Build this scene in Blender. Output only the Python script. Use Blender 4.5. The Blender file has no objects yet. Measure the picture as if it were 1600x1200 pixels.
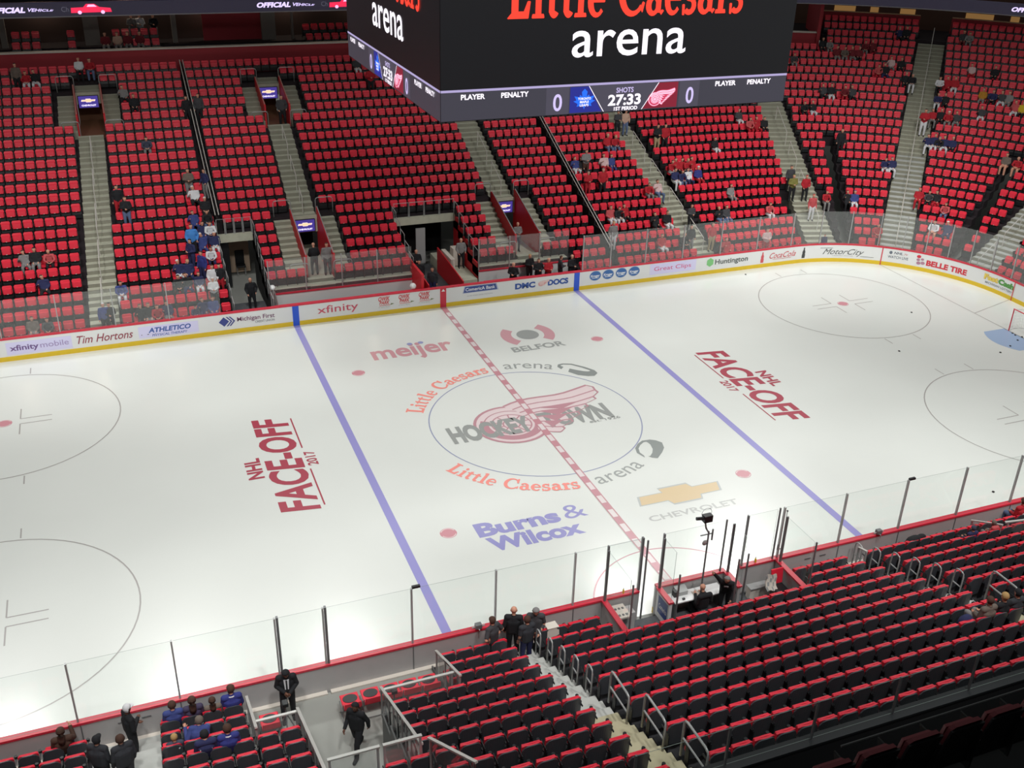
import bpy, math, random
from math import sin, cos, pi, radians, hypot
from mathutils import Vector, Matrix
random.seed(7)
sc = bpy.context.scene
COL = sc.collection

# ------------------------------------------------------------------ camera
cam_data = bpy.data.cameras.new('camera')
cam = bpy.data.objects.new('camera', cam_data)
COL.objects.link(cam)
_yaw, _pitch, _roll, _f = .38230, -.47250, .02780, 1609.97
_d = Vector((cos(_pitch) * sin(_yaw), cos(_pitch) * cos(_yaw), sin(_pitch)))
_r = _d.cross(Vector((0, 0, 1))).normalized()
_u = _r.cross(_d)
_r2 = _r * cos(_roll) + _u * sin(_roll)
_u2 = -_r * sin(_roll) + _u * cos(_roll)
CAMLOC = Vector((-15.3702, -35.4193, 21.3961))
cam.matrix_world = Matrix(((_r2.x, _u2.x, -_d.x, CAMLOC.x), (_r2.y, _u2.y, -_d.y, CAMLOC.y), (_r2.z, _u2.z, -_d.z, CAMLOC.z), (0, 0, 0, 1)))
cam_data.sensor_width = 36
cam_data.lens = _f / 1600 * 36
cam_data.clip_start = .3
cam_data.clip_end = 300
sc.camera = cam

# ------------------------------------------------------------------ world, light, exposure
world = bpy.data.worlds.new('world')
sc.world = world
world.use_nodes = True
world.node_tree.nodes['Background'].inputs[0].default_value = (.80, .84, .80, 1)
world.node_tree.nodes['Background'].inputs[1].default_value = WORLD_STRENGTH = .14
sc.view_settings.view_transform = 'Standard'
sc.view_settings.look = 'None'
sc.view_settings.exposure = .07
sc.view_settings.gamma = 1
sc.view_settings.use_curve_mapping = False
sc.cycles.use_denoising = True
sc.cycles.transparent_max_bounces = 24
sc.cycles.max_bounces = 6
sc.cycles.sample_clamp_indirect = 4


def spot(x, y, z, tx, ty, tz, power, angle, size=.8, col=(1, 1, .97), blend=.7):
    l = bpy.data.lights.new('arena_spot', 'SPOT')
    l.energy = power
    l.spot_size = radians(angle)
    l.spot_blend = blend
    l.shadow_soft_size = size
    l.color = col
    o = bpy.data.objects.new('arena_spot', l)
    COL.objects.link(o)
    o.location = (x, y, z)
    o.rotation_euler = (Vector((tx, ty, tz)) - Vector((x, y, z))).to_track_quat('-Z', 'Y').to_euler()


# two long catwalk rows of lamps over the rink, aimed down at the ice
for lx in (-26, -15.6, -5.2, 5.2, 15.6, 26):
    spot(lx, 19, 29, lx * .95, -4, 0, 7600, 78, 1.3)
    spot(lx, -19, 29, lx * .95, 4, 0, 6300, 78, 1.3)
# one large lamp bank over the far right, mirrored in the ice by the penalty boxes
spot(25, 18.5, 28, 4, -10, 0, 5200, 44, 2.6)
# lamps turned onto the seats across the ice
for lx in (-24, -12, 0, 12, 24):
    spot(lx, -2, 28, lx * 1.05, 17, 2.2, 11500, 58, 1.0, blend=1)
spot(8, -4, 28, 30, 13, 3, 12500, 52, 1.0, blend=1)
spot(14, -10, 28, 35, 6, 3.5, 9000, 52, 1.0, blend=1)
# downlights inside the suites
for lx in (-23, -18, -13, -8, -3, 2, 8):
    l = bpy.data.lights.new('suite_downlight', 'POINT')
    l.energy = 55
    l.shadow_soft_size = .2
    l.color = (1, .82, .62)
    o = bpy.data.objects.new('suite_downlight', l)
    COL.objects.link(o)
    o.location = (lx, 36.9, 13.0)
# lamps over the near seats
for lx in (-19, -9.5, 0, 9.5, 19):
    spot(lx, -28, 30, lx, -15.8, 1, 12500, 39, 1.0, blend=.8)


# ------------------------------------------------------------------ materials
def lin(c):
    return tuple((v / 255 / 12.92) if v / 255 <= .04045 else ((v / 255 + .055) / 1.055) ** 2.4 for v in c) + (1,)


def mat(name, rgb, rough=.5, metal=0, spec=.5, emit=0, coat=0, coat_rough=.1, noise=0, nscale=8, emit_rgb=None):
    m = bpy.data.materials.new(name)
    m.use_nodes = True
    nt = m.node_tree
    b = nt.nodes['Principled BSDF']
    b.inputs['Base Color'].default_value = lin(rgb)
    b.inputs['Roughness'].default_value = rough
    b.inputs['Metallic'].default_value = metal
    b.inputs['Specular IOR Level'].default_value = spec
    b.inputs['Coat Weight'].default_value = coat
    b.inputs['Coat Roughness'].default_value = coat_rough
    if emit:
        b.inputs['Emission Color'].default_value = lin(emit_rgb or rgb)
        b.inputs['Emission Strength'].default_value = emit
    if noise:
        tc = nt.nodes.new('ShaderNodeTexCoord')
        nz = nt.nodes.new('ShaderNodeTexNoise')
        nz.inputs['Scale'].default_value = nscale
        nz.inputs['Detail'].default_value = 4
        rp = nt.nodes.new('ShaderNodeMix')
        rp.data_type = 'RGBA'
        rp.inputs['A'].default_value = lin([max(0, c * (1 - noise)) for c in rgb])
        rp.inputs['B'].default_value = lin([min(255, c * (1 + noise)) for c in rgb])
        nt.links.new(tc.outputs['Object'], nz.inputs['Vector'])
        nt.links.new(nz.outputs['Fac'], rp.inputs['Factor'])
        nt.links.new(rp.outputs['Result'], b.inputs['Base Color'])
    return m


ICE = dict(rough=.32, spec=.5, coat=.5, coat_rough=.16)
MT = {}


def MM(key, *a, **k):
    if key not in MT:
        MT[key] = mat(key, *a, **k)
    return MT[key]


M_ice = MM('ice', (222, 225, 221), noise=.02, nscale=.25, **ICE)


def paint(rgb):
    return MM('ice_paint_%d_%d_%d' % rgb, rgb, **ICE)


M_white = MM('board_white', (225, 226, 226), .35)
M_yellow = MM('kick_yellow', (222, 188, 40), .4)
M_red = MM('cap_red', (208, 50, 70), .35)
M_blue = MM('board_blue', (44, 90, 208), .4)
M_backgray = MM('board_back_grey', (176, 174, 174), .6, noise=.03, nscale=3)
M_alu = MM('brushed_aluminium', (172, 174, 174), .38, metal=.25)
M_steel = MM('dark_steel', (112, 114, 116), .4, metal=.2)
M_conc = MM('concrete_aisle', (184, 184, 166), .85, noise=.1, nscale=3)
M_conc2 = MM('concrete_light', (184, 186, 182), .8, noise=.06, nscale=3)
M_concy = MM('concrete_warm', (176, 170, 142), .85, noise=.12, nscale=2)
M_floor = MM('floor_grey', (152, 153, 148), .7, noise=.04, nscale=1.2)
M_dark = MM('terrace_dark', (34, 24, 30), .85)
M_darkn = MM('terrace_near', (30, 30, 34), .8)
M_black = MM('black_plastic', (26, 28, 31), .45)
M_shell = MM('seat_shell', (74, 78, 84), .42)
M_seatred = MM('seat_red', (228, 38, 62), .5)
M_cushion = MM('seat_cushion', (230, 42, 66), .55)
M_wallred = MM('wall_red', (166, 46, 56), .7, noise=.03, nscale=1)
M_vomred = MM('vomitory_red', (200, 32, 44), .6)
M_rubber = MM('rubber_floor', (82, 84, 88), .8, noise=.08, nscale=10)
M_brown = MM('concourse_brown', (128, 88, 62), .7)
M_cream = MM('cream_wall', (206, 180, 156), .8)
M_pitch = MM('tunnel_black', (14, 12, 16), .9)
M_cap = MM('ledge_white', (214, 206, 196), .6)


def glass_mat(name, haze, tint=(.97, .98, .98), refl=1.8):
    m = bpy.data.materials.new(name)
    m.use_nodes = True
    nt = m.node_tree
    nt.nodes.clear()
    out = nt.nodes.new('ShaderNodeOutputMaterial')
    tr = nt.nodes.new('ShaderNodeBsdfTransparent')
    tr.inputs[0].default_value = tint + (1,)
    gl = nt.nodes.new('ShaderNodeBsdfGlossy')
    gl.inputs['Roughness'].default_value = .05
    df = nt.nodes.new('ShaderNodeBsdfDiffuse')
    df.inputs[0].default_value = (.75, .77, .76, 1)
    fr = nt.nodes.new('ShaderNodeFresnel')
    fr.inputs[0].default_value = 1.45
    m1 = nt.nodes.new('ShaderNodeMixShader')
    m2 = nt.nodes.new('ShaderNodeMixShader')
    m2.inputs[0].default_value = haze
    geo = nt.nodes.new('ShaderNodeNewGeometry')
    inv = nt.nodes.new('ShaderNodeMath')
    inv.operation = 'SUBTRACT'
    inv.inputs[0].default_value = 1
    nt.links.new(geo.outputs['Backfacing'], inv.inputs[1])
    mu = nt.nodes.new('ShaderNodeMath')
    mu.operation = 'MULTIPLY'
    nt.links.new(fr.outputs[0], mu.inputs[0])
    nt.links.new(inv.outputs[0], mu.inputs[1])
    mu2 = nt.nodes.new('ShaderNodeMath')
    mu2.operation = 'MULTIPLY'
    mu2.inputs[1].default_value = refl
    nt.links.new(mu.outputs[0], mu2.inputs[0])
    nt.links.new(mu2.outputs[0], m1.inputs[0])
    nt.links.new(tr.outputs[0], m1.inputs[1])
    nt.links.new(gl.outputs[0], m1.inputs[2])
    nt.links.new(m1.outputs[0], m2.inputs[1])
    nt.links.new(df.outputs[0], m2.inputs[2])
    nt.links.new(m2.outputs[0], out.inputs[0])
    return m


M_glass = glass_mat('rink_glass', .06)  # diffuse white mixed in for scuffs and the milky reflection of the ice
M_glassn = glass_mat('rink_glass_clean', .004, (.99, 1, .995), 1.0)
M_gedge = MM('glass_edge', (120, 132, 128), .3)


# ------------------------------------------------------------------ mesh helpers
class MB:
    def __init__(s):
        s.v, s.f, s.m = [], [], []

    def poly(s, pts, mi=0):
        i = len(s.v)
        s.v += [tuple(p) for p in pts]
        s.f.append(tuple(range(i, i + len(pts))))
        s.m.append(mi)

    def hexa(s, b, t, mi=0, tm=None):
        """four bottom points, four top points (same winding, counter-clockwise from above)"""
        i = len(s.v)
        s.v += [tuple(p) for p in b] + [tuple(p) for p in t]
        for k, q in enumerate(((3, 2, 1, 0), (4, 5, 6, 7), (0, 1, 5, 4), (1, 2, 6, 5), (2, 3, 7, 6), (3, 0, 4, 7))):
            s.f.append(tuple(i + a for a in q))
            s.m.append(tm if (tm is not None and k == 1) else mi)

    def box(s, x0, x1, y0, y1, z0, z1, mi=0, tm=None):
        s.hexa(((x0, y0, z0), (x1, y0, z0), (x1, y1, z0), (x0, y1, z0)), ((x0, y0, z1), (x1, y0, z1), (x1, y1, z1), (x0, y1, z1)), mi, tm)

    def obox(s, c, ax, ay, az, mi=0):
        """oriented box: centre and three half-axis vectors"""
        c, ax, ay, az = map(Vector, (c, ax, ay, az))
        lo = [c - ax - ay - az, c + ax - ay - az, c + ax + ay - az, c - ax + ay - az]
        s.hexa(lo, [p + 2 * az for p in lo], mi)

    def bar(s, p0, p1, w, h, mi=0):
        p0, p1 = Vector(p0), Vector(p1)
        d = (p1 - p0)
        up = Vector((0, 0, 1)) if abs(d.normalized().z) < .95 else Vector((0, 1, 0))
        sd = d.cross(up).normalized()
        u = sd.cross(d).normalized()
        s.obox((p0 + p1) / 2, d / 2, sd * w / 2, u * h / 2, mi)

    def tube(s, pts, r, n=6, mi=0, r1=None):
        pts = [Vector(p) for p in pts]
        rings = []
        for k, p in enumerate(pts):
            a = pts[max(0, k - 1)]
            b = pts[min(len(pts) - 1, k + 1)]
            d = (b - a).normalized()
            up = Vector((0, 0, 1)) if abs(d.z) < .9 else Vector((0, 1, 0))
            e1 = d.cross(up).normalized()
            e2 = e1.cross(d).normalized()
            rr = r if r1 is None else r + (r1 - r) * k / (len(pts) - 1)
            i = len(s.v)
            s.v += [tuple(p + e1 * rr * cos(2 * pi * j / n) + e2 * rr * sin(2 * pi * j / n)) for j in range(n)]
            rings.append(i)
        for a, b in zip(rings, rings[1:]):
            for j in range(n):
                s.f.append((a + j, a + (j + 1) % n, b + (j + 1) % n, b + j))
                s.m.append(mi)
        s.f.append(tuple(rings[0] + j for j in range(n))[::-1])
        s.m.append(mi)
        s.f.append(tuple(rings[-1] + j for j in range(n)))
        s.m.append(mi)

    def prism(s, pts2, z0, z1, mi=0, tm=None):
        n = len(pts2)
        i = len(s.v)
        s.v += [(x, y, z0) for x, y in pts2] + [(x, y, z1) for x, y in pts2]
        s.f.append(tuple(i + k for k in range(n))[::-1])
        s.m.append(mi)
        s.f.append(tuple(i + n + k for k in range(n)))
        s.m.append(mi if tm is None else tm)
        for k in range(n):
            s.f.append((i + k, i + (k + 1) % n, i + n + (k + 1) % n, i + n + k))
            s.m.append(mi)

    def ball(s, c, rx, ry=None, rz=None, n=8, mi=0):
        ry = ry or rx
        rz = rz or rx
        i = len(s.v)
        h = max(3, n // 2)
        s.v.append((c[0], c[1], c[2] - rz))
        for k in range(1, h):
            t = -pi / 2 + pi * k / h
            for j in range(n):
                a = 2 * pi * j / n
                s.v.append((c[0] + rx * cos(t) * cos(a), c[1] + ry * cos(t) * sin(a), c[2] + rz * sin(t)))
        s.v.append((c[0], c[1], c[2] + rz))
        top = len(s.v) - 1
        for j in range(n):
            s.f.append((i, i + 1 + (j + 1) % n, i + 1 + j))
            s.m.append(mi)
            s.f.append((top, top - n + j, top - n + (j + 1) % n))
            s.m.append(mi)
        for k in range(h - 2):
            for j in range(n):
                a = i + 1 + k * n
                s.f.append((a + j, a + (j + 1) % n, a + n + (j + 1) % n, a + n + j))
                s.m.append(mi)

    def lift(s, f0, step=4e-5):
        """separate overlapping coplanar faces by a hair so that they never share one plane"""
        for k in range(f0, len(s.f)):
            a, b, c = (Vector(s.v[i]) for i in s.f[k][:3])
            n = (b - a).cross(c - a)
            if n.length < 1e-12:
                continue
            n = n.normalized() * step * (k - f0)
            if n.z < 0 or (abs(n.z) < 1e-9 and n.y > 0):
                n = -n
            for i in s.f[k]:
                s.v[i] = tuple(Vector(s.v[i]) + n)

    def build(s, name, mats, parent=None, smooth=False, bevel=0, loc=None, rz=0):
        me = bpy.data.meshes.new(name)
        me.from_pydata(s.v, [], s.f)
        if not isinstance(mats, (list, tuple)):
            mats = [mats]
        for q in mats:
            me.materials.append(q)
        me.polygons.foreach_set('material_index', s.m)
        if smooth:
            me.polygons.foreach_set('use_smooth', [True] * len(s.f))
        me.update()
        o = bpy.data.objects.new(name, me)
        COL.objects.link(o)
        if parent:
            o.parent = parent
        if loc is not None:
            o.location = loc
            o.rotation_euler[2] = rz
        if bevel:
            b = o.modifiers.new('bevel', 'BEVEL')
            b.width = bevel
            b.segments = 2
            b.limit_method = 'ANGLE'
        return o


def tag(o, label=None, cat=None, group=None, kind=None):
    if label:
        o['label'] = label
    if cat:
        o['category'] = cat
    if group:
        o['group'] = group
    if kind:
        o['kind'] = kind
    return o


def empty(name, loc=(0, 0, 0), rz=0):
    o = bpy.data.objects.new(name, None)
    COL.objects.link(o)
    o.location = loc
    o.rotation_euler[2] = rz
    o.empty_display_size = .2
    return o


def copy_tree(o, parent=None):
    c = o.copy()
    COL.objects.link(c)
    if parent:
        c.parent = parent
    for ch in list(KIDS.get(o.name, [])) or [q for q in o.children]:
        copy_tree(ch, c)
    return c


KIDS = {}
ORD = ['zeroth', 'first', 'second', 'third', 'fourth', 'fifth', 'sixth', 'seventh', 'eighth', 'ninth', 'tenth', 'eleventh', 'twelfth', 'thirteenth',
       'fourteenth', 'fifteenth', 'sixteenth', 'seventeenth', 'eighteenth', 'nineteenth', 'twentieth', 'twenty-first', 'twenty-second', 'twenty-third',
       'twenty-fourth', 'twenty-fifth', 'twenty-sixth', 'twenty-seventh', 'twenty-eighth', 'twenty-ninth', 'thirtieth']


# ------------------------------------------------------------------ lettering
_tc = {}


def text_mesh(body, offset=0, shear=0, spacing=1):
    key = (body, offset, shear, spacing)
    if key not in _tc:
        cu = bpy.data.curves.new('t', 'FONT')
        cu.body = body
        cu.offset = offset
        cu.shear = shear
        cu.space_character = spacing
        cu.resolution_u = 4
        o = bpy.data.objects.new('t', cu)
        COL.objects.link(o)
        dg = bpy.context.evaluated_depsgraph_get()
        me = bpy.data.meshes.new_from_object(o.evaluated_get(dg))
        vs = [(v.co.x, v.co.y) for v in me.vertices]
        fs = [tuple(p.vertices) for p in me.polygons]
        bpy.data.objects.remove(o)
        bpy.data.curves.remove(cu)
        bpy.data.meshes.remove(me)
        _tc[key] = (vs, fs)
    return _tc[key]


def letter(mb, body, fn, mi=0, bold=.0, shear=0, ref='H', spacing=1):
    """fn(u, v) -> world point; u runs 0..1 along the text, v 0..1 from baseline to the height of the ref letter"""
    vs, fs = text_mesh(body, bold, shear, spacing)
    rv, _ = text_mesh(ref, bold)
    top = max(y for x, y in rv)
    x0 = min(x for x, y in vs)
    x1 = max(x for x, y in vs)
    i = len(mb.v)
    mb.v += [tuple(fn((x - x0) / (x1 - x0), y / top)) for x, y in vs]
    for f in fs:
        mb.f.append(tuple(i + a for a in f))
        mb.m.append(mi)


# serif letters drawn as strips and outlines, one unit high
def _ring(cx, cy, ro, ri, a0, a1, n=14, shift=0):
    """ro=(rx,ry) outer, ri inner, shift moves the inner ellipse to make thick and thin strokes"""
    out = []
    for k in range(n):
        qa = radians(a0 + (a1 - a0) * k / n)
        qb = radians(a0 + (a1 - a0) * (k + 1) / n)
        out.append([(cx + ro[0] * cos(qa), cy + ro[1] * sin(qa)), (cx + ro[0] * cos(qb), cy + ro[1] * sin(qb)),
                    (cx + shift + ri[0] * cos(qb), cy + ri[1] * sin(qb)), (cx + shift + ri[0] * cos(qa), cy + ri[1] * sin(qa))])
    return out


def _bx(x0, y0, x1, y1):
    return [(x0, y0), (x1, y0), (x1, y1), (x0, y1)]


SERIF = {
    'L': (.74, [_bx(.14, 0, .34, 1), _bx(.02, .92, .48, 1), [(.0, 0), (.14, 0), (.2, .14), (.1, .08)], [(.2, 0), (.68, 0), (.74, .34), (.66, .34), (.54, .13), (.2, .13)]]),
    'C': (.92, _ring(.48, .5, (.48, .52), (.33, .42), 42, 318, 22, .05) + [[(.80, .60), (.88, .60), (.9, 1.0), (.82, 1.0), (.72, .86)], [(.78, .14), (.86, .06), (.92, .26), (.86, .28)]]),
    'i': (.38, [_bx(.12, 0, .29, .62), [(.0, 0), (.4, 0), (.38, .07), (.02, .07)], [(.02, .54), (.12, .5), (.29, .64), (.12, .64)]] + _ring(.2, .84, (.1, .1), (.001, .001), 0, 360, 12)),
    't': (.42, [[(.12, .1), (.28, .1), (.28, .8), (.12, .72)], _bx(.0, .55, .42, .63)] + _ring(.28, .17, (.16, .18), (.02, .08), 180, 330, 8)),
    'l': (.38, [_bx(.12, 0, .29, 1), [(.0, 0), (.4, 0), (.38, .07), (.02, .07)], [(.02, .95), (.12, .9), (.29, 1.02), (.12, 1.02)]]),
    'e': (.58, _ring(.29, .315, (.29, .335), (.16, .25), -6 + 20, 320, 18, .04) + [_bx(.1, .3, .57, .38)]),
    'a': (.60, _ring(.24, .2, (.24, .22), (.1, .13), 30, 330, 14, .03) + [_bx(.36, .05, .52, .5), [(.5, .05), (.56, 0), (.64, .08), (.58, .1)]] + _ring(.28, .44, (.24, .22), (.1, .13), -10, 160, 10)),
    's': (.50, _ring(.25, .47, (.23, .19), (.09, .10), 40, 262, 10) + _ring(.25, .18, (.24, .2), (.1, .10), -140, 95, 12) + [[(.38, .46), (.45, .46), (.45, .66), (.4, .66)], [(.0, .2), (.07, .2), (.08, -.02), (.02, -.02)]]),
    'r': (.46, [_bx(.1, 0, .27, .6), [(.0, 0), (.38, 0), (.36, .07), (.02, .07)], [(.0, .54), (.1, .5), (.27, .64), (.1, .64)]] + _ring(.36, .44, (.16, .2), (.02, .08), 20, 160, 8)),
    ' ': (.34, []),
}


def serif(mb, body, fn, mi=0, italic=.0):
    x = 0
    items = []
    for ch in body:
        w, polys = SERIF[ch]
        for p in polys:
            items.append([(x + a + b * italic, b) for a, b in p])
        x += w + .07
    tot = x - .07
    f0 = len(mb.f)
    for p in items:
        for dx, dy in ((-.014, 0), (.014, 0), (0, .011), (0, -.011)):
            mb.poly([fn((a + dx) / tot, b + dy) for a, b in p], mi)
    mb.lift(f0, 1.2e-5)


def quad_fn(bl, br, tl):
    bl, br, tl = Vector(bl), Vector(br), Vector(tl)
    return lambda u, v: bl + (br - bl) * u + (tl - bl) * v

# ------------------------------------------------------------------ rink outline
FT = .3048
HX, HY, RC = 30.48, 12.95, 8.53
CX, CY = HX - RC, HY - RC


def outline(d=0, n=18):
    """counter-clockwise rounded rectangle, pushed outward by d"""
    pts = []
    for qx, qy, a0 in ((1, -1, -90), (1, 1, 0), (-1, 1, 90), (-1, -1, 180)):
        for k in range(n + 1):
            a = radians(a0 + 90 * k / n)
            pts.append((qx * CX + (RC + d) * cos(a), qy * CY + (RC + d) * sin(a)))
    return pts


def far(s, z, d=0):
    """point on the ice side of the far boards: s runs along x and on round the right corner"""
    if s <= CX:
        return (s, HY - d, z)
    a = (s - CX) / RC
    return (CX + (RC - d) * sin(a), CY + (RC - d) * cos(a), z)


mb = MB()
mb.box(-44, 70, -23.5, 60, -.35, -.12)
tag(mb.build('floor', M_floor), kind='structure')
mb = MB()
mb.prism(outline(.04), -.12, 0)
ice = tag(mb.build('ice_sheet', M_ice), 'white ice sheet of the hockey rink inside the boards', kind='structure')

# ------------------------------------------------------------------ paint in the ice
P_RED, P_BLUE, P_GREY, P_THIN, P_PINK = (196, 138, 148), (150, 146, 206), (158, 162, 160), (170, 166, 164), (226, 208, 210)


def decal(name, z, rgb, label=None):
    mb = MB()
    mb.z = z
    return mb, name, rgb, label


def put(mb, name, rgb, parent=None):
    return mb.build(name, [paint(c) for c in (rgb if isinstance(rgb, list) else [rgb])], parent or ice)


def rect(mb, x0, x1, y0, y1, z, mi=0):
    mb.poly([(x0, y0, z), (x1, y0, z), (x1, y1, z), (x0, y1, z)], mi)


def disc(mb, x, y, r, z, mi=0, n=40):
    mb.poly([(x + r * cos(2 * pi * k / n), y + r * sin(2 * pi * k / n), z) for k in range(n)], mi)


def arc(mb, x, y, r0, r1, a0, a1, z, mi=0, n=48, sy=1):
    for k in range(n):
        a, b = radians(a0 + (a1 - a0) * k / n), radians(a0 + (a1 - a0) * (k + 1) / n)
        mb.poly([(x + r0 * cos(a), y + sy * r0 * sin(a), z), (x + r1 * cos(a), y + sy * r1 * sin(a), z), (x + r1 * cos(b), y + sy * r1 * sin(b), z), (x + r0 * cos(b), y + sy * r0 * sin(b), z)], mi)


for sx in (-1, 1):
    mb = MB()
    rect(mb, sx * 25.5 * FT - .152, sx * 25.5 * FT + .152, -HY, HY, .004)
    put(mb, 'blue_line', P_BLUE)
    mb = MB()
    gx = sx * 89 * FT
    hh = CY + math.sqrt(RC ** 2 - (89 * FT - CX) ** 2) - .02
    rect(mb, gx - .025, gx + .025, -hh, hh, .004)
    put(mb, 'goal_line', P_THIN)
    for sy in (-1, 1):
        mb = MB()
        mb.poly([(gx, sy * 3.35 - .025, .004), (gx, sy * 3.35 + .025, .004), (sx * 30.46, sy * 4.27 + .025, .004), (sx * 30.46, sy * 4.27 - .025, .004)])
        put(mb, 'trapezoid_line', P_THIN)
    mb = MB()
    pts = [(gx, -1.22, .004), (gx, 1.22, .004)]
    for k in range(13):
        y = 1.22 - 2.44 * k / 12
        pts.append((gx - sx * (1.37 + .46 * (1 - (y / 1.22) ** 2)), y, .004))
    mb.poly(pts)
    put(mb, 'goal_crease', (158, 182, 214))
# centre line: red with white blocks between two thin red edges
mb = MB()
rect(mb, -.152, .152, -HY, HY, .0125, 0)
y = -HY + .35
while y < HY - .4:
    rect(mb, -.10, .10, y, y + .5, .0135, 1)
    y += .97
put(mb, 'center_line', [P_RED, (224, 214, 215)])
mb = MB()
arc(mb, 0, 0, 15 * FT - .05, 15 * FT, 0, 360, .004, n=96)
put(mb, 'center_circle', (146, 152, 184))
mb = MB()
arc(mb, 0, -HY, 10 * FT - .05, 10 * FT, 0, 180, .004)
put(mb, 'referee_crease', P_RED)
for sx in (-1, 1):
    for sy in (-1, 1):
        x, y = sx * 69 * FT, sy * 22 * FT
        mb = MB()
        arc(mb, x, y, 15 * FT - .05, 15 * FT, 0, 360, .004, n=72)
        for q in (-1, 1):
            for w in (-1, 1):
                rect(mb, x + q * .89 - .025, x + q * .89 + .025, y + w * 15 * FT, y + w * (15 * FT + .61), .0042)
        put(mb, 'faceoff_circle', P_THIN)
        mb = MB()
        for q in (-1, 1):
            for w in (-1, 1):
                ax, ay = x + q * .61, y + w * .225
                rect(mb, min(ax, ax + q * 1.22), max(ax, ax + q * 1.22), ay - .025, ay + .025, .004)
                rect(mb, ax - .025, ax + .025, min(ay, ay + w * .91), max(ay, ay + w * .91), .0042)
        put(mb, 'faceoff_mark', P_THIN)
        for dx, dy in ((x, y), (sx * 20 * FT, y)):
            mb = MB()
            disc(mb, dx, dy, .305, .004, 0)
            arc(mb, dx, dy, .245, .285, 25, 155, .006, 1, 16)
            arc(mb, dx, dy, .245, .285, 205, 335, .006, 1, 16)
            put(mb, 'faceoff_spot', [(206, 142, 152), (226, 206, 208)])

# --- writing and logos in the ice
ZL = .005


def flat(x0, y0, x1, y1, z=ZL, rot=0):
    """text frame on the ice: left, baseline, right, letter-top"""
    if rot == 0:
        return lambda u, v: (x0 + (x1 - x0) * u, y0 + (y1 - y0) * v, z)


mb = MB()
letter(mb, 'meijer', flat(-5.06, 7.8, -1.02, 8.72), 0, .028, ref='x')
for p, q in ((-2.98, 9.02), (-2.42, 9.02)):
    disc(mb, p, q, .14, ZL + .002, 1, 16)
put(mb, 'meijer_lettering', [(206, 150, 158), (150, 156, 200)])
mb = MB()
disc(mb, 2.97, 8.27, .57, ZL, 0)
arc(mb, 2.97, 8.27, .84, 1.38, 134, 226, ZL, 1, 20)
arc(mb, 2.97, 8.27, .84, 1.38, -46, 46, ZL, 1, 20)
letter(mb, 'BELFOR', flat(1.56, 6.52, 4.34, 7.06), 0, .03)
put(mb, 'belfor_logo', [P_GREY, (208, 158, 166)])


def ring_text(fnc, mb, body, r_base, r_top, a0, a1, z=ZL, **k):
    g = lambda u, v: ((r_base + (r_top - r_base) * v) * cos(radians(a0 + (a1 - a0) * u)), (r_base + (r_top - r_base) * v) * sin(radians(a0 + (a1 - a0) * u)), z)
    fnc(mb, body, g, 0, **k)


mb = MB()
ring_text(letter, mb, 'arena', 4.95, 5.44, 84.5, 58.5, ref='x', bold=.002)
put(mb, 'arena_lettering', P_GREY)
mb = MB()
ring_text(letter, mb, 'arena', 5.57, 5.08, -86, -61, ref='x', bold=.002)
put(mb, 'arena_lettering', P_GREY)
mb = MB()
ring_text(serif, mb, 'Little Caesars', 4.84, 5.6, 155, 94)
put(mb, 'little_caesars_lettering', (244, 148, 138))
mb = MB()
ring_text(serif, mb, 'Little Caesars', 5.58, 4.86, 208.5, 266)
put(mb, 'little_caesars_lettering', (244, 144, 134))
# brushed ring beside each arena word
for pts_o, pts_i in (
        ([(2.92, 4.40), (3.05, 4.62), (3.3, 4.66), (3.7, 4.50), (4.15, 4.0), (4.45, 3.52), (4.46, 3.2), (4.2, 2.98), (3.9, 3.05), (3.5, 3.3), (3.2, 3.75), (3.0, 4.1)],
         [(3.12, 4.44), (3.12, 4.50), (3.3, 4.54), (3.62, 4.40), (4.0, 3.95), (4.22, 3.6), (4.22, 3.5), (4.08, 3.5), (3.9, 3.6), (3.66, 3.8), (3.4, 4.05), (3.2, 4.3)]),
        ([(2.84, -3.92), (2.95, -3.55), (3.2, -3.28), (3.5, -3.10), (3.85, -3.12), (4.05, -3.25), (4.22, -3.5), (4.1, -3.9), (3.85, -4.2), (3.45, -4.56), (3.25, -4.45), (2.98, -4.35)],
         [(2.97, -3.92), (3.07, -3.62), (3.26, -3.4), (3.5, -3.24), (3.62, -3.24), (3.66, -3.32), (3.68, -3.5), (3.6, -3.85), (3.45, -4.1), (3.25, -4.3), (3.15, -4.3), (3.02, -4.2)])):
    mb = MB()
    for k in range(12):
        j = (k + 1) % 12
        if k == 10:
            continue
        mb.poly([pts_o[k] + (ZL,), pts_o[j] + (ZL,), pts_i[j] + (ZL,), pts_i[k] + (ZL,)])
    put(mb, 'brushed_ring_logo', (140, 146, 144))


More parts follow.
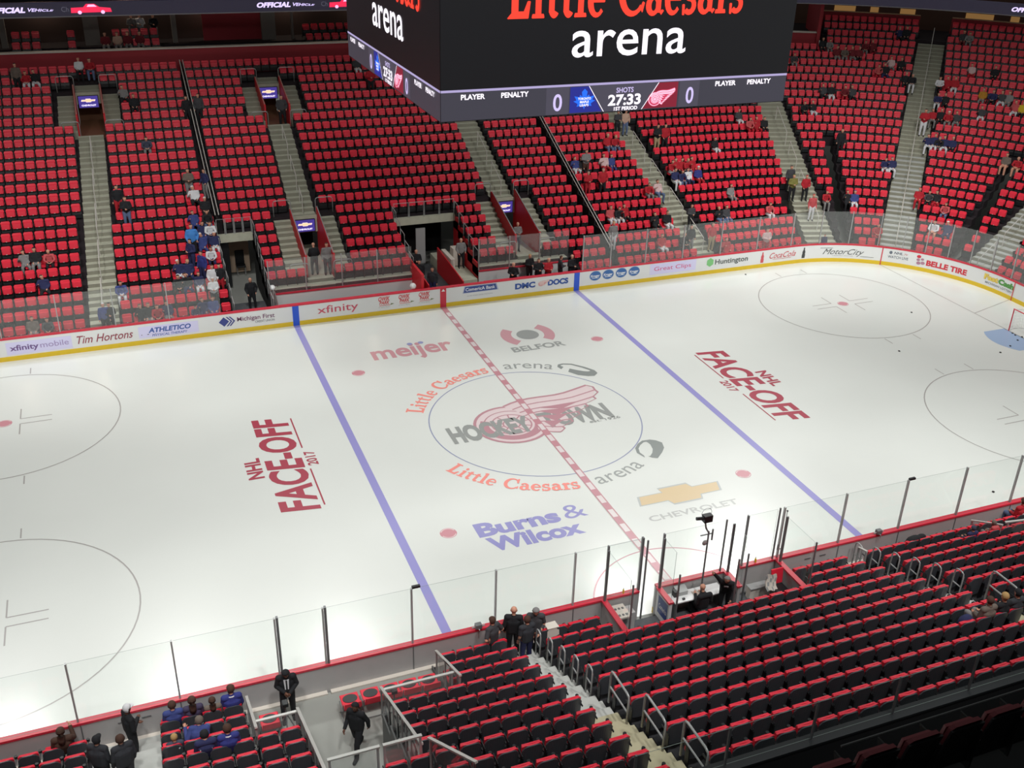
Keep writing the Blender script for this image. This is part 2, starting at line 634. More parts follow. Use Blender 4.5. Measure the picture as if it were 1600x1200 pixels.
def winged_wheel(mb, f, red, pale):
    """f(x, y, layer) -> point; wheel centred at 0,0 radius 1, wing to the upper right"""
    f0 = len(mb.f)

    def ring(r0, r1, lay, mi, a0=0, a1=360):
        n = 36
        for k in range(n):
            a, b = radians(a0 + (a1 - a0) * k / n), radians(a0 + (a1 - a0) * (k + 1) / n)
            mb.poly([f(r0 * cos(a), r0 * sin(a), lay), f(r1 * cos(a), r1 * sin(a), lay), f(r1 * cos(b), r1 * sin(b), lay), f(r0 * cos(b), r0 * sin(b), lay)], mi)
    ring(0, .94, 0, pale)
    ring(.92, 1.0, 1, red)
    ring(.60, .82, 1, red, 150, 345)
    ring(.70, .735, 1, red, -20, 160)
    ring(.50, .54, 1, red)
    ring(.20, .24, 1, red)
    for k in range(10):
        a = radians(36 * k + 10)
        c, s = cos(a), sin(a)
        mb.poly([f(.24 * c - .02 * s, .24 * s + .02 * c, 1), f(.24 * c + .02 * s, .24 * s - .02 * c, 1), f(.5 * c + .02 * s, .5 * s - .02 * c, 1), f(.5 * c - .02 * s, .5 * s + .02 * c, 1)], red)
    # wing: long feathers fanning out to the right, each edged in red
    tips = [(2.76, 1.44), (2.88, 1.10), (2.66, .74), (2.28, .42), (1.9, .08), (1.55, -.24), (1.2, -.55), (1.05, -.8)]
    roots = [(.12, .98), (.3, .74), (.42, .52), (.5, .32), (.56, .12), (.6, -.1), (.6, -.3), (.55, -.5)]

    def feather(i, t):
        (x0, y0), (x1, y1) = roots[i], tips[i]
        return x0 + (x1 - x0) * t, y0 + (y1 - y0) * t + (.26 - .04 * i) * sin(pi * min(1, t * 1.5)) * (1 - t) - .12 * sin(pi * t) * (1 if i < 3 else .3)
    N = 10
    for i in range(7):
        for k in range(N):
            a, b, c, d = feather(i, k / N), feather(i, (k + 1) / N), feather(i + 1, (k + 1) / N), feather(i + 1, k / N)
            mb.poly([f(*a, .5), f(*b, .5), f(*c, .5), f(*d, .5)], pale)
    for i in range(8):
        w = .04 if i == 0 else .026
        for k in range(N):
            a, b = feather(i, k / N), feather(i, (k + 1) / N)
            mb.poly([f(a[0], a[1] - w, 1.3), f(b[0], b[1] - w, 1.3), f(b[0], b[1] + w, 1.3), f(a[0], a[1] + w, 1.3)], red)
        if i < 7:
            a, c = tips[i], tips[i + 1]
            m = (max(a[0], c[0]) + .02, (a[1] + c[1]) / 2 + .02)
            for p, q in ((a, m), (m, c)):
                mb.poly([f(p[0] - .03, p[1], 1.5), f(p[0] + .03, p[1], 1.5), f(q[0] + .03, q[1], 1.5), f(q[0] - .03, q[1], 1.5)], red)
    for i in (2, 3, 4, 5):
        a, b, c = feather(i, .25), feather(i, .8), feather(i + 1, .6)
        mb.poly([f(*a, 1.7), f(*b, 1.7), f(*c, 1.7)], red)
    mb.lift(f0, 6e-6)


mb = MB()
winged_wheel(mb, lambda x, y, l: (-1.12 + 1.64 * x, -.07 + 1.6 * y, ZL + .0012 * l), 0, 1)
put(mb, 'winged_wheel_logo', [(190, 140, 150), P_PINK])
mb = MB()
g = lambda u, v: (-3.92 + 3.62 * u, -.80 + 1.26 * v, ZL + .0035)
letter(mb, 'HOCKEY', g, 0, .055)
g = lambda u, v: (.16 + 3.2 * u, -.80 + 1.26 * v, ZL + .0035)
letter(mb, 'TOWN', g, 0, .055)
letter(mb, 'est. 1926', lambda u, v: (2.1 + 1.45 * u, -1.05 + .2 * v, ZL + .0035), 0, .01)
put(mb, 'hockeytown_lettering', (152, 155, 153))
mb = MB()
letter(mb, 'Burns', flat(-5.14, -7.3, -1.95, -6.5), 0, .045)
letter(mb, '&', flat(-1.76, -7.3, -.88, -6.46), 0, .0)
letter(mb, 'Wilcox', flat(-5.0, -8.23, -1.43, -7.45), 0, .045)
put(mb, 'burns_wilcox_lettering', (150, 148, 202))
mb = MB()


def bowtie(mb, f, mi0, mi1):
    o = [(-1, -.5), (-.36, -.5), (-.30, -1), (.36, -1), (.42, -.52), (.9, -.5), (1, .5), (.38, .5), (.32, 1), (-.36, 1), (-.34, .5), (-.9, .5)]
    mb.poly([f(x, y, 0) for x, y in o], mi0)
    mb.poly([f(x * .95, y * .86, 1) for x, y in o], mi1)


bowtie(mb, lambda x, y, l: (3.0 + 1.86 * x, -7.14 + .61 * y, ZL + .001 * l), 0, 1)
put(mb, 'bowtie_logo', [(186, 190, 190), (216, 192, 150)])
mb = MB()
letter(mb, 'CHEVROLET', flat(1.08, -8.46, 4.82, -8.13), 0, .018)
put(mb, 'chevrolet_lettering', (186, 188, 186))
for s in (1, -1):
    mb = MB()
    up = lambda a, b, c, d, sh=0: (lambda u, v: (s * (c + (d - c) * v), s * (a + (b - a) * (u) - sh * v), ZL))
    letter(mb, 'FACE-OFF', up(-3.69, 3.5, -10.05, -11.43, -.2), 0, .03)
    letter(mb, 'NHL', up(-.95, .6, -11.62, -12.2), 0, .035)
    letter(mb, '2017', up(-.62, .48, -9.46, -9.86), 0, .025)
    for a, b in ((-3.5, -.85), (.82, 3.4)):
        mb.poly([(s * -9.80, s * a, ZL), (s * -9.80, s * b, ZL), (s * -9.86, s * b, ZL), (s * -9.86, s * a, ZL)][::s])
    put(mb, 'face_off_lettering', (172, 64, 82))

# ------------------------------------------------------------------ dasher boards
boards = empty('dasher_boards', (0, 0, 0))
tag(boards, 'white dasher boards with yellow kick strip and red cap around the ice', 'rink boards')
BT = 1.06                      # top of the white facing
GAPS = [(-1.92, -1.3), (1.2, 1.75)]   # openings to the penalty boxes in the near boards


def runs():
    o = outline(0, 24)
    i = outline(.15, 24)
    n = len(o)
    for k in range(n):
        j = (k + 1) % n
        a, b, c, d = o[k], o[j], i[j], i[k]
        if abs(a[1] + HY) < 1e-3 and abs(b[1] + HY) < 1e-3 and abs(a[0] - b[0]) > 5:
            cut = [a[0]] + [q for g in GAPS for q in g] + [b[0]]
            for m in range(0, len(cut), 2):
                yield (cut[m], -HY), (cut[m + 1], -HY), (cut[m + 1], -HY - .15), (cut[m], -HY - .15)
        else:
            yield a, b, c, d


def strip(name, d0, d1, z0, z1, m, par=boards):
    mb = MB()
    for a, b, c, d in runs():
        def off(p, q, t):
            return (p[0] + (q[0] - p[0]) * t / .15, p[1] + (q[1] - p[1]) * t / .15)
        lo = [off(a, d, d0), off(b, c, d0), off(b, c, d1), off(a, d, d1)]
        lo = lo[::-1]
        mb.hexa([p + (z0,) for p in lo], [p + (z1,) for p in lo])
    return mb.build(name, m, par)


strip('board_facing', 0, .05, .23, BT, M_white)
strip('kick_strip', -.012, .05, 0, .23, M_yellow)
strip('board_back', .05, .15, 0, BT, M_backgray)
strip('cap_rail', -.012, .17, BT, BT + .07, M_red)
mb = MB()
for a, b, x0, x1 in ((-24, -15.7, 0, 0), (-15.7, -11.8, 0, 0), (-11.7, -3.3, 0, 0), (3.3, 24, 0, 0)):
    mb.box(a, b, -13.24, -13.1, .12, .2)
mb.build('white_base_rail', M_cap, boards)
for s in [-23.2, -20.7, -18.2, -15.7, -9.24, -6.7, -4.18, 5.6, 8.1, 10.6, 13.1, 15.6]:
    mb = MB()
    mb.box(s - .015, s + .015, -13.115, -13.1, .15, BT, 0)
    mb.build('panel_joint', M_steel, boards)
for s in (-17.2, -16.6, 5.0, 4.4):
    mb = MB()
    mb.box(s - .12, s + .12, -13.115, -13.1, .8, .84, 0)
    mb.build('slot_latch', M_steel, boards)
# posts painted where the lines meet the boards
for nm, x0, x1, m in (('blue_line_marker', -7.93, -7.61, M_blue), ('blue_line_marker', 7.61, 7.93, M_blue), ('center_line_marker', -.15, .18, M_red)):
    for y, q in ((HY, 1), (-HY, -1)):
        mb = MB()
        mb.box(x0, x1, y - .02 if q > 0 else y - .001, y + .001 if q > 0 else y + .02, .0, BT)
        if nm[0] == 'c':
            mb.poly([(x0 + .06, y - .022 * q, .9), (x1 - .06, y - .022 * q, .9), ((x0 + x1) / 2, y - .022 * q, 1.04)], 1)
        mb.build(nm, [m, M_white], boards)
for s in (CX + RC * radians(37.5), CX + RC * radians(91.8)):
    mb = MB()
    mb.poly([far(s - .03, .0, .02), far(s + .03, 0, .02), far(s + .03, BT, .02), far(s - .03, BT, .02)])
    mb.build('goal_line_marker', M_red, boards)


# --- adverts on the far boards
def ad(name, rgbs, fn, emit=0):
    mb = MB()
    fn(mb)
    mb.build(name, [MM('ad_%d_%d_%d' % c, c, .45) for c in rgbs], boards)


def fb(s0, s1, z0, z1, d=.012, sl=0):
    return lambda u, v: far(s0 + (s1 - s0) * u, z0 + (z1 - z0) * v + sl * u, d)


def fpanel(mb, s0, s1, z0, z1, mi=0, d=.006):
    n = max(1, int((s1 - s0) / .4))
    for k in range(n):
        a, b = s0 + (s1 - s0) * k / n, s0 + (s1 - s0) * (k + 1) / n
        mb.poly([far(a, z0, d), far(b, z0, d), far(b, z1, d), far(a, z1, d)], mi)


def fdisc(mb, s, z, rs, rz, mi=0, d=.012, a0=0, a1=360, n=24):
    mb.poly([far(s + rs * cos(radians(a0 + (a1 - a0) * k / n)), z + rz * sin(radians(a0 + (a1 - a0) * k / n)), d) for k in range(n)], mi)


LAV = (216, 212, 244)
PURP = (124, 96, 150)


def a1(mb):
    fpanel(mb, -21.1, -18.28, .3, .92, 0)
    letter(mb, 'xfinity', fb(-20.95, -19.72, .5, .68), 1, .02, ref='x')
    letter(mb, 'mobile', fb(-19.65, -18.42, .5, .68), 2, .0, ref='x')
ad('xfinity_mobile_advert', [LAV, (112, 84, 142), (160, 140, 190)], a1)
ad('tim_hortons_advert', [(150, 62, 78)], lambda mb: letter(mb, 'Tim Hortons', fb(-18.05, -15.55, .45, .84), 0, .006, .35))


def a2(mb):
    fpanel(mb, -15.3, -12.52, .33, .92, 0)
    letter(mb, 'ATHLETICO', fb(-14.85, -12.87, .58, .82), 1, .035, .2)
    letter(mb, 'PHYSICAL THERAPY', fb(-14.7, -13.05, .37, .49), 1, .01, .2)
ad('athletico_advert', [LAV, (60, 92, 168)], a2)


def a3(mb):
    mb.poly([far(-11.55, .67, .012), far(-11.3, .42, .012), far(-11.05, .67, .012), far(-11.3, .92, .012)], 0)
    for q in (.0, .14):
        mb.poly([far(-11.2 + q, .42, .012), far(-11.12 + q, .42, .012), far(-10.9 + q, .67, .012), far(-11.12 + q, .92, .012), far(-11.2 + q, .92, .012), far(-10.98 + q, .67, .012)], 0)
    letter(mb, 'Michigan First', fb(-10.66, -8.82, .62, .84), 1, .012)
    letter(mb, 'CREDIT UNION', fb(-9.8, -8.84, .43, .54), 2, .01)
ad('michigan_first_advert', [(58, 68, 138), (122, 76, 108), (120, 124, 130)], a3)
ad('xfinity_advert', [(206, 84, 104)], lambda mb: letter(mb, 'xfinity', fb(-6.67, -4.57, .5, .76), 0, .004, ref='x'))


def a4(mb, qs):
    for q in qs:
        letter(mb, 'QWIK', fb(q, q + .62, .78, 1.0), 0, .03, .3)
        letter(mb, 'PARK', fb(q + .05, q + .6, .58, .76), 0, .03, .3)
        fpanel(mb, q + .05, q + .62, .5, .525, 0, .012)
        letter(mb, 'SIT BACK. RELAX.', fb(q, q + .62, .4, .44), 1, .0)
        mb.poly([far(q + .62, .5, .012), far(q + .85, .56, .012), far(q + .68, .6, .012)], 2)
for q_ in (-3.5, -2.42, -1.33):
    ad('qwik_park_advert', [(214, 84, 88), (150, 150, 150), (120, 130, 90)], lambda mb: a4(mb, (q_,)))


def a5(mb):
    mb.poly([far(1.09, .64, .008), far(3.14, .64, .008), far(3.02, 1.03, .008), far(1.2, 1.03, .008)], 0)
    mb.poly([far(1.15, .67, .011), far(3.06, .67, .011), far(2.97, 1.0, .011), far(1.24, 1.0, .011)], 1)
    letter(mb, 'ComericA Bank', fb(1.26, 2.94, .75, .93, .015), 2, .015)
    letter(mb, 'RAISE YOUR EXPECTATIONS.', fb(1.36, 2.82, .44, .5), 3, .0)
ad('comerica_advert', [(176, 182, 206), (58, 78, 146), (232, 234, 240), (176, 176, 182)], a5)


def a6(mb):
    letter(mb, 'DMC', fb(4.1, 5.28, .53, .84), 0, .05)
    letter(mb, 'DOCS', fb(6.03, 7.25, .53, .84), 0, .05)
    winged_wheel(mb, lambda x, y, l: far(5.62 + .17 * x, .66 + .14 * y, .012 + .001 * l), 1, 2)
ad('dmc_docs_advert', [(44, 82, 160), (222, 150, 150), (236, 214, 210)], a6)


def a7(mb, qs):
    for q in qs:
        fdisc(mb, q, .745, .36, .29, 0, .009)
        fdisc(mb, q, .745, .33, .265, 1, .012)
        letter(mb, 'Kroger', fb(q - .27, q + .27, .68, .82, .016), 2, .03)
        fpanel(mb, q - .2, q + .2, .6, .63, 2, .016)
for q_ in (8.9, 9.69, 10.51, 11.32):
    ad('kroger_advert', [(150, 164, 196), (56, 104, 168), (236, 240, 244)], lambda mb: a7(mb, (q_,)))


def a8(mb):
    fpanel(mb, 12.33, 15.33, .38, 1.02, 0)
    letter(mb, 'Great Clips', fb(12.6, 15.0, .6, .84), 1, .0)
ad('great_clips_advert', [LAV, (214, 84, 136)], a8)


def a9(mb):
    mb.poly([far(16.27 + .25 * cos(radians(30 + 60 * k)), .72 + .27 * sin(radians(30 + 60 * k)), .012) for k in range(6)], 0)
    letter(mb, 'Huntington', fb(16.6, 18.84, .56, .86), 1, .02)
ad('huntington_advert', [(128, 196, 126), (92, 98, 94)], a9)


def bottle(mb, s, mi):
    prof = [(.10, .3), (.11, .5), (.085, .58), (.1, .68), (.04, .84), (.045, .95)]
    mb.poly([far(s + w, z, .012) for w, z in prof] + [far(s - w, z, .012) for w, z in prof[::-1]], mi)


def a10(mb):
    letter(mb, 'Coca', fb(20.35, 21.25, .5, .84), 0, .004, .45)
    letter(mb, 'Cola', fb(21.3, 22.2, .5, .84), 0, .004, .45)
    fpanel(mb, 20.6, 21.9, .42, .44, 0, .012)
ad('coca_cola_advert', [(206, 84, 92), (62, 64, 64)], a10)
ad('red_bottle_picture', [(206, 84, 92)], lambda mb: bottle(mb, 19.85, 0))
ad('black_bottle_picture', [(62, 64, 64)], lambda mb: bottle(mb, 22.75, 0))


def a11(mb):
    letter(mb, 'MotorCity', fb(24.0, 26.5, .48, .82), 0, .0, .5)
    fpanel(mb, 23.8, 24.6, .86, .88, 0, .012)
    fpanel(mb, 26.3, 27.1, .38, .4, 0, .012)
    letter(mb, 'CASINO HOTEL', fb(24.6, 25.9, .36, .42), 1, .0)
ad('motorcity_advert', [(92, 94, 94), (176, 176, 176)], a11)


def a12(mb):
    fdisc(mb, 28.02, .84, .09, .1, 0)
    letter(mb, 'NHL', fb(28.2, 28.7, .77, .92), 0, .03, .2)
    letter(mb, '.TV', fb(28.74, 29.0, .77, .88), 1, .01, .2)
    letter(mb, 'WATCH LIVE', fb(27.88, 29.05, .5, .66), 0, .012)
ad('watch_live_advert', [(104, 112, 124), (190, 110, 110)], a12)


def a13(mb):
    for q, z, w in ((29.63, .86, .12), (29.62, .66, .1), (29.85, .72, .09), (29.66, .46, .12), (29.9, .5, .12)):
        fdisc(mb, q, z, w, w * .8, 0 if z > .8 else 1)
    letter(mb, 'BELLE TIRE', fb(30.1, 32.5, .42, .74), 0, .045)
ad('belle_tire_advert', [(208, 52, 68), (176, 130, 150)], a13)


def a14(mb):
    letter(mb, 'Fast', fb(33.56, 34.5, .62, .92), 0, .07)
    letter(mb, 'Cash', fb(34.5, 35.6, .62, .92), 1, .07)
    letter(mb, 'Fast', fb(33.56, 34.5, .62, .92, .016), 2, .03)
    letter(mb, 'MICHIGAN LOTTERY', fb(33.7, 35.55, .38, .5), 3, .012)
ad('fast_cash_advert', [(206, 160, 50), (84, 150, 72), (232, 208, 96), (116, 118, 124)], a14)

# ------------------------------------------------------------------ hockey pucks, net
PUCKS = [((19.83, .66), 'between the right faceoff circle and the far goal'), ((23.84, 4.49), 'inside the far right faceoff circle'), ((27.06, .58), 'on the goal line beside the far post'),
         ((27.0, .34), 'on the goal line, second from the post'), ((27.16, .04), 'on the goal line, farthest from the post'), ((26.63, -.2), 'on the blue crease close to the net'),
         ((25.71, -.64), 'on the blue crease near its edge'), ((24.63, -1.08), 'on white ice just outside the blue crease'), ((14.61, -11.03), 'by the near boards at the right'), ((18.3, 12.2), 'by the far boards below the green hexagon advert')]
mb = MB()
mb.prism([(.05 * cos(2 * pi * k / 14), .05 * sin(2 * pi * k / 14)) for k in range(14)], .009, .034)
puck0 = mb.build('hockey_puck', M_black)
for i, (p, d) in enumerate(PUCKS):
    o = puck0 if i == 0 else copy_tree(puck0)
    o.location = (p[0], p[1], 0)
    tag(o, 'black hockey puck lying ' + d, 'puck', 'pucks left on the ice')

goal = empty('hockey_goal', (89 * FT, 0, .008))
tag(goal, 'red framed hockey goal with white netting behind the blue crease', 'hockey goal')
mb = MB()
for y in (-.915, .915):
    mb.tube([(0, y, 0), (0, y, 1.22)], .03, 10)
mb.tube([(0, -.945, 1.22), (0, .945, 1.22)], .03, 10)
mb.build('goal_post', M_red, goal)
mb = MB()
base = [(0, -.915, .03), (.35, -1.02, .03), (.8, -1.0, .03), (1.08, -.7, .03), (1.12, 0, .03), (1.08, .7, .03), (.8, 1.0, .03), (.35, 1.02, .03), (0, .915, .03)]
mb.tube(base, .022, 8)
mb.tube([(0, -.915, 1.22), (.45, -.75, 1.2), (.5, 0, 1.2), (.45, .75, 1.2), (0, .915, 1.22)], .015, 6)
mb.build('base_frame', M_white, goal)
mb = MB()
top = [(0, -.9, 1.2), (.2, -.85, 1.2), (.4, -.78, 1.2), (.48, -.5, 1.2), (.5, 0, 1.2), (.48, .5, 1.2), (.4, .78, 1.2), (.2, .85, 1.2), (0, .9, 1.2)]
base = [base[0], base[1], base[2], base[3], base[4], base[5], base[6], base[7], base[8]]
for k in range(8):
    for j in range(6):
        t0 = j / 6
        a0, a1, b0, b1 = (Vector(base[k]), Vector(base[k + 1]), Vector(top[k]), Vector(top[k + 1]))
        for t in (0, .25, .5, .75):
            q0 = a0.lerp(a1, t)
            q1 = b0.lerp(b1, t)
            if j == 0:
                mb.tube([q0, q1], .006, 3)
        mb.tube([a0.lerp(b0, t0), a1.lerp(b1, t0)], .006, 3)
mb.build('goal_net', M_white, goal)

# ------------------------------------------------------------------ glass on the boards
GZ0, GZ1 = BT + .07, 3.08


def pane(p0, p1, z0, z1, label, group, post=True, mats=None, cat='glass', thick=.012, post_r=.03, post_m=None):
    p0, p1 = Vector((p0[0], p0[1], 0)), Vector((p1[0], p1[1], 0))
    d = p1 - p0
    L = d.length
    root = empty('rink_glass', (p0.x, p0.y, z0), math.atan2(d.y, d.x))
    tag(root, label, cat, group)
    mb = MB()
    mb.box(.035, L - .02, -thick / 2, thick / 2, .004, z1 - z0)
    for k in range(len(mb.m)):
        mb.m[k] = 0 if k in (2, 4) else 1
    mb.build('pane', mats or [M_glass, M_gedge], root)
    if post:
        mb = MB()
        mb.box(-.022, .022, -post_r - .01, post_r + .01, .0, z1 - z0 + .01)
        mb.build('post', post_m or M_alu, root)
    return root


xs = [-28.3, -25.8, -23.3, -20.8, -18.25, -15.7, -13.05, -11.75, -9.24, -6.7, -4.18, -1.96]
NEARG = 'glass panels standing on the near boards'
near_names = ['beyond the left picture edge', 'second beyond the left edge', 'at the far left', 'over the left faceoff circle', 'in front of the standing officers', 'in front of the blue jersey fans',
              'left of the suited man', 'forming the ice door beside the suited man', 'right of the ice door', 'crossed by the left blue line', 'in front of the four ushers', 'left of the open gap']
for i in range(3, 11):
    pane((xs[i], -13.03), (xs[i + 1], -13.03), GZ0, GZ1, 'clear glass panel on the near boards, ' + near_names[i], NEARG, mats=[M_glassn, M_gedge])
for a in (-13.05, -11.75, -1.96):
    mb = MB()
    mb.box(a + .04 if a < -2 else a, a + .1 if a < -2 else a + .06, -13.08, -12.98, GZ0, GZ1 + .03)
    o = mb.build('glass_post', M_steel)
    tag(o, {-13.05: 'steel door post left of the ice door behind the suited man', -11.75: 'steel door post right of the ice door', -1.96: 'steel post at the end of the near glass by the open gap'}[a], 'post')
xs2 = [3.18, 5.6, 8.1, 10.63, 13.1, 15.6, 18.1]
nn2 = ['right of the right penalty box', 'with the black camera clip', 'second from the clip, to its right', 'above the red jersey fan', 'past the red jersey fan', 'far right']
for i in range(6):
    pane((xs2[i], -13.03), (xs2[i + 1], -13.03), GZ0, GZ1, 'clear glass panel on the near boards, ' + ['crossed by the right blue line', 'left of the panel with the black clip', 'with the black clip on its left top', 'third past the blue line', 'at the right picture edge', 'just outside the right edge'][i], NEARG, mats=[M_glassn, M_gedge])
for x, d in ((-9.1, 'on top of the glass left of the left blue line'), (8.24, 'on top of the glass right of the right blue line')):
    mb = MB()
    mb.box(x - .12, x + .12, -13.06, -12.98, GZ1, GZ1 + .07)
    tag(mb.build('glass_clip', M_black), 'small black clip ' + d, 'clip')
FARG = 'glass panels standing on the far boards'
sv = [-28.4, -26, -23.6, -21.2, -18.7, -16.25, -13.8, -11.35]
fn_ = ['at the far left, first', 'left of the tan coat spectators', 'over the lavender advert at the left', 'left of the stairs by the script advert', 'at the foot of the left stairs', 'over the lavender therapy advert', 'in front of the navy jersey crowd']
for i in range(2, 7):
    pane(far(sv[i], 0, -.08), far(sv[i + 1], 0, -.08), GZ0, GZ1 - .1, 'hazy glass panel on the far boards ' + fn_[i], FARG)
sv = [8.1, 9.8, 12.0, 14.4, 16.9, 19.4, 21.8, 23.7, 25.5, 27.2, 28.6, 29.9, 31.2, 32.5, 33.8, 35.2, 36.6]
for i in range(16):
    pane(far(sv[i], 0, -.08), far(sv[i + 1], 0, -.08), GZ0, GZ1 + .05, 'hazy glass panel on the far boards, %s to the right of the right bench' % ORD[i + 1], FARG)

# ------------------------------------------------------------------ far stands
def ZR(r):
    return 1.13 + .37 * (r - 1) + .00074 * (r - 1) ** 2


def YR(r):
    return 13.82 + .84 * (r - 1)


def FL(r):
    return ZR(r) - .68


def RAD(r):
    return RC + YR(r) - HY


# aisle edges (left, right) as functions of the row
A1 = lambda r: (-17.45 + .036 * (r - 1), -16.1 + .036 * (r - 1))
A2 = lambda r: (-6.62 + .02 * (r - 1), -5.28 + .018 * (r - 1))
A3 = lambda r: (5.25, 6.65)
A4 = lambda r: (15.88 - .018 * (r - 1), 17.28 - .03 * (r - 1))


def widen(r, ai):
    """rows beside an exit tunnel have a second flight of steps"""
    if ai in (2, 3) and 4 <= r <= 8:
        return True
    if ai in (1, 2) and 18 <= r <= 21:
        return True
    return False


def edges(r, ai):
    a, b = (A1, A2, A3, A4)[ai - 1](r)
    if widen(r, ai):
        a -= 1.0
        b += 1.0
    return a, b


OPEN_A = (-10.65, -8.8)      # black service opening, rows 1-7
OPEN_B = (-.95, 2.65)        # players' tunnel, rows 1-7


def seat_runs(r):
    """x ranges of seats in row r of the straight far stand"""
    cuts = [edges(r, k) for k in (1, 2, 3, 4)] + [(-10.62, -10.4), (10.4, 10.66)]
    if r <= 7:
        cuts.append(OPEN_A)
    if 3 <= r <= 7:
        cuts.append(OPEN_B)
    if r <= 2:
        cuts.append((-8.9, 8.15))
    if r == 23:
        cuts = [(-10.55, -10.4), (10.4, 10.66)]
    cuts.sort()
    x = -26.0
    out = []
    for a, b in cuts:
        if a > x:
            out.append((x, a))
        x = max(x, b)
    out.append((x, CX))
    return out


# arc seats: angle ranges in degrees
def arc_runs(r):
    R = RAD(r)
    w = degrees_of = math.degrees
    a5 = 16.0
    h5 = w(.9 / R)
    cuts = [(a5 - h5 - (3.2 if r < 7 else 0), a5 + h5 + (1.5 if r < 7 else 0)), (42 - w(.92 / R), 42 + w(.92 / R)), (72.3 - w(.92 / R), 72.3 + w(.92 / R))]
    if r <= 12:
        cuts += [(25.2 - w(.3 / R), 25.2 + w(.3 / R)), (61.6 - w(.3 / R), 61.6 + w(.3 / R))]
    if r > 23:
        cuts.append((0, 27))
    cuts.sort()
    x = 0.0
    out = []
    for a, b in cuts:
        if a > x:
            out.append((x, a))
        x = max(x, b)
    out.append((x, 90))
    return out


def apt(R, a, z=None):
    a = radians(a)
    p = (CX + R * sin(a), CY + R * cos(a))
    return p if z is None else p + (z,)


NR_FAR, NR_ARC = 23, 27
terr = MB()
stairs = {k: MB() for k in ('aisle_one', 'aisle_two', 'aisle_three', 'aisle_four', 'aisle_five', 'aisle_six', 'aisle_seven')}
for r in range(1, NR_FAR + 1):
    y0, y1 = YR(r) - .50, YR(r) + .34
    zt, zb = FL(r), FL(r) - .5 if r > 1 else .0
    cuts = []
    for k in (1, 2, 3, 4):
        a, b = (A1, A2, A3, A4)[k - 1](r)
        if r == 23:
            continue
        if (k in (2, 3) and 4 <= r <= 8) or (k in (1, 2) and 18 <= r <= 21):
            cuts.append((a - 1.0, b + 1.0))
        else:
            cuts.append((a, b))
    if r <= 7:
        cuts.append(OPEN_A)
        cuts.append(OPEN_B)
    if r <= 2:
        cuts = [c for c in cuts if c[0] < -11 or c[0] > 8.2] + [(-10.65, 8.15)]
    cuts.sort()
    x = -27.0
    for a, b in cuts + [(CX, CX)]:
        if a > x:
            terr.box(x, a, y0, y1, zb, zt)
        x = max(x, b)
for r in range(1, NR_ARC + 1):
    R0, R1 = RAD(r) - .50, RAD(r) + .34
    zt, zb = FL(r), FL(r) - .5 if r > 1 else 0
    for a0, a1 in arc_runs(r):
        if r > 23:
            a0 = max(a0, 26)
        n = max(1, int((a1 - a0) / 3))
        for k in range(n):
            p, q = a0 + (a1 - a0) * k / n, a0 + (a1 - a0) * (k + 1) / n
            lo = [apt(R0, p), apt(R0, q), apt(R1, q), apt(R1, p)][::-1]
            terr.hexa([v + (zb,) for v in lo], [v + (zt,) for v in lo])
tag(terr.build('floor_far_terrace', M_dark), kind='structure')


def steps(mb, x0, x1, r, arc_=None):
    """two steps for every row"""
    for h in (0, 1):
        zt = FL(r) + (.0 if h == 0 else .19)
        ya, yb = (YR(r) - .5, YR(r) - .02) if h == 0 else (YR(r) - .02, YR(r) + .34)
        zb = max(0, zt - .55)
        if arc_ is None:
            mb.box(x0, x1, ya, yb, zb, zt, 1, 0)
        else:
            a, hw = arc_
            R0, R1 = ya - HY + RC, yb - HY + RC
            ac, w0, w1 = a, math.degrees(hw / R0), math.degrees(hw / R1)
            lo = [apt(R0, ac - w0), apt(R0, ac + w0), apt(R1, ac + w1), apt(R1, ac - w1)][::-1]
            mb.hexa([v + (zb,) for v in lo], [v + (zt,) for v in lo], 1, 0)


for r in range(1, 23):
    for k, nm in ((1, 'aisle_one'), (2, 'aisle_two'), (3, 'aisle_three'), (4, 'aisle_four')):
        a, b = (A1, A2, A3, A4)[k - 1](r)
        if k in (2, 3) and r <= 2:
            continue
        if widen(r, k):
            vx = {2: -5.8, 3: 6.0}[k] if r < 10 else {1: -16.05, 2: -5.6}[k]
            steps(stairs[nm], a - 1.0, vx - .79, r)
            steps(stairs[nm], vx + .79, b + 1.0, r)
        else:
            steps(stairs[nm], a, b, r)
for r in range(1, 26):
    if r <= 22:
        steps(stairs['aisle_five'], 0, 0, r, (16, .92))
    steps(stairs['aisle_six'], 0, 0, r, (42, .92))
    if r < 22:
        steps(stairs['aisle_seven'], 0, 0, r, (72.3, .92))
M_stair2 = M_conc2
for nm, mb_ in stairs.items():
    o = mb_.build('floor_stairs_' + nm, [M_conc, MM('concrete_riser_shaded', (138, 136, 122), .9)])  # risers get a darker copy of the tread concrete to imitate shade
    tag(o, kind='structure')
# lighter removable steps low on the corner aisles sit on top of the concrete ones
mb = MB()
for r in range(1, 12):
    for a in (42, 72.3):
        for h in (0, 1):
            zt = FL(r) + (.03 if h == 0 else .22)
            ya, yb = (YR(r) - .5, YR(r) - .08) if h == 0 else (YR(r) - .02, YR(r) + .3)
            R0, R1 = ya - HY + RC, yb - HY + RC
            for q0, q1 in ((-.84, -.04), (.04, .84)):
                lo = [apt(R0, a + math.degrees(q0 / R0)), apt(R0, a + math.degrees(q1 / R0)), apt(R1, a + math.degrees(q1 / R1)), apt(R1, a + math.degrees(q0 / R1))][::-1]
                mb.hexa([v + (zt - .028,) for v in lo], [v + (zt,) for v in lo])
tag(mb.build('floor_stair_treads', M_conc2), kind='structure')

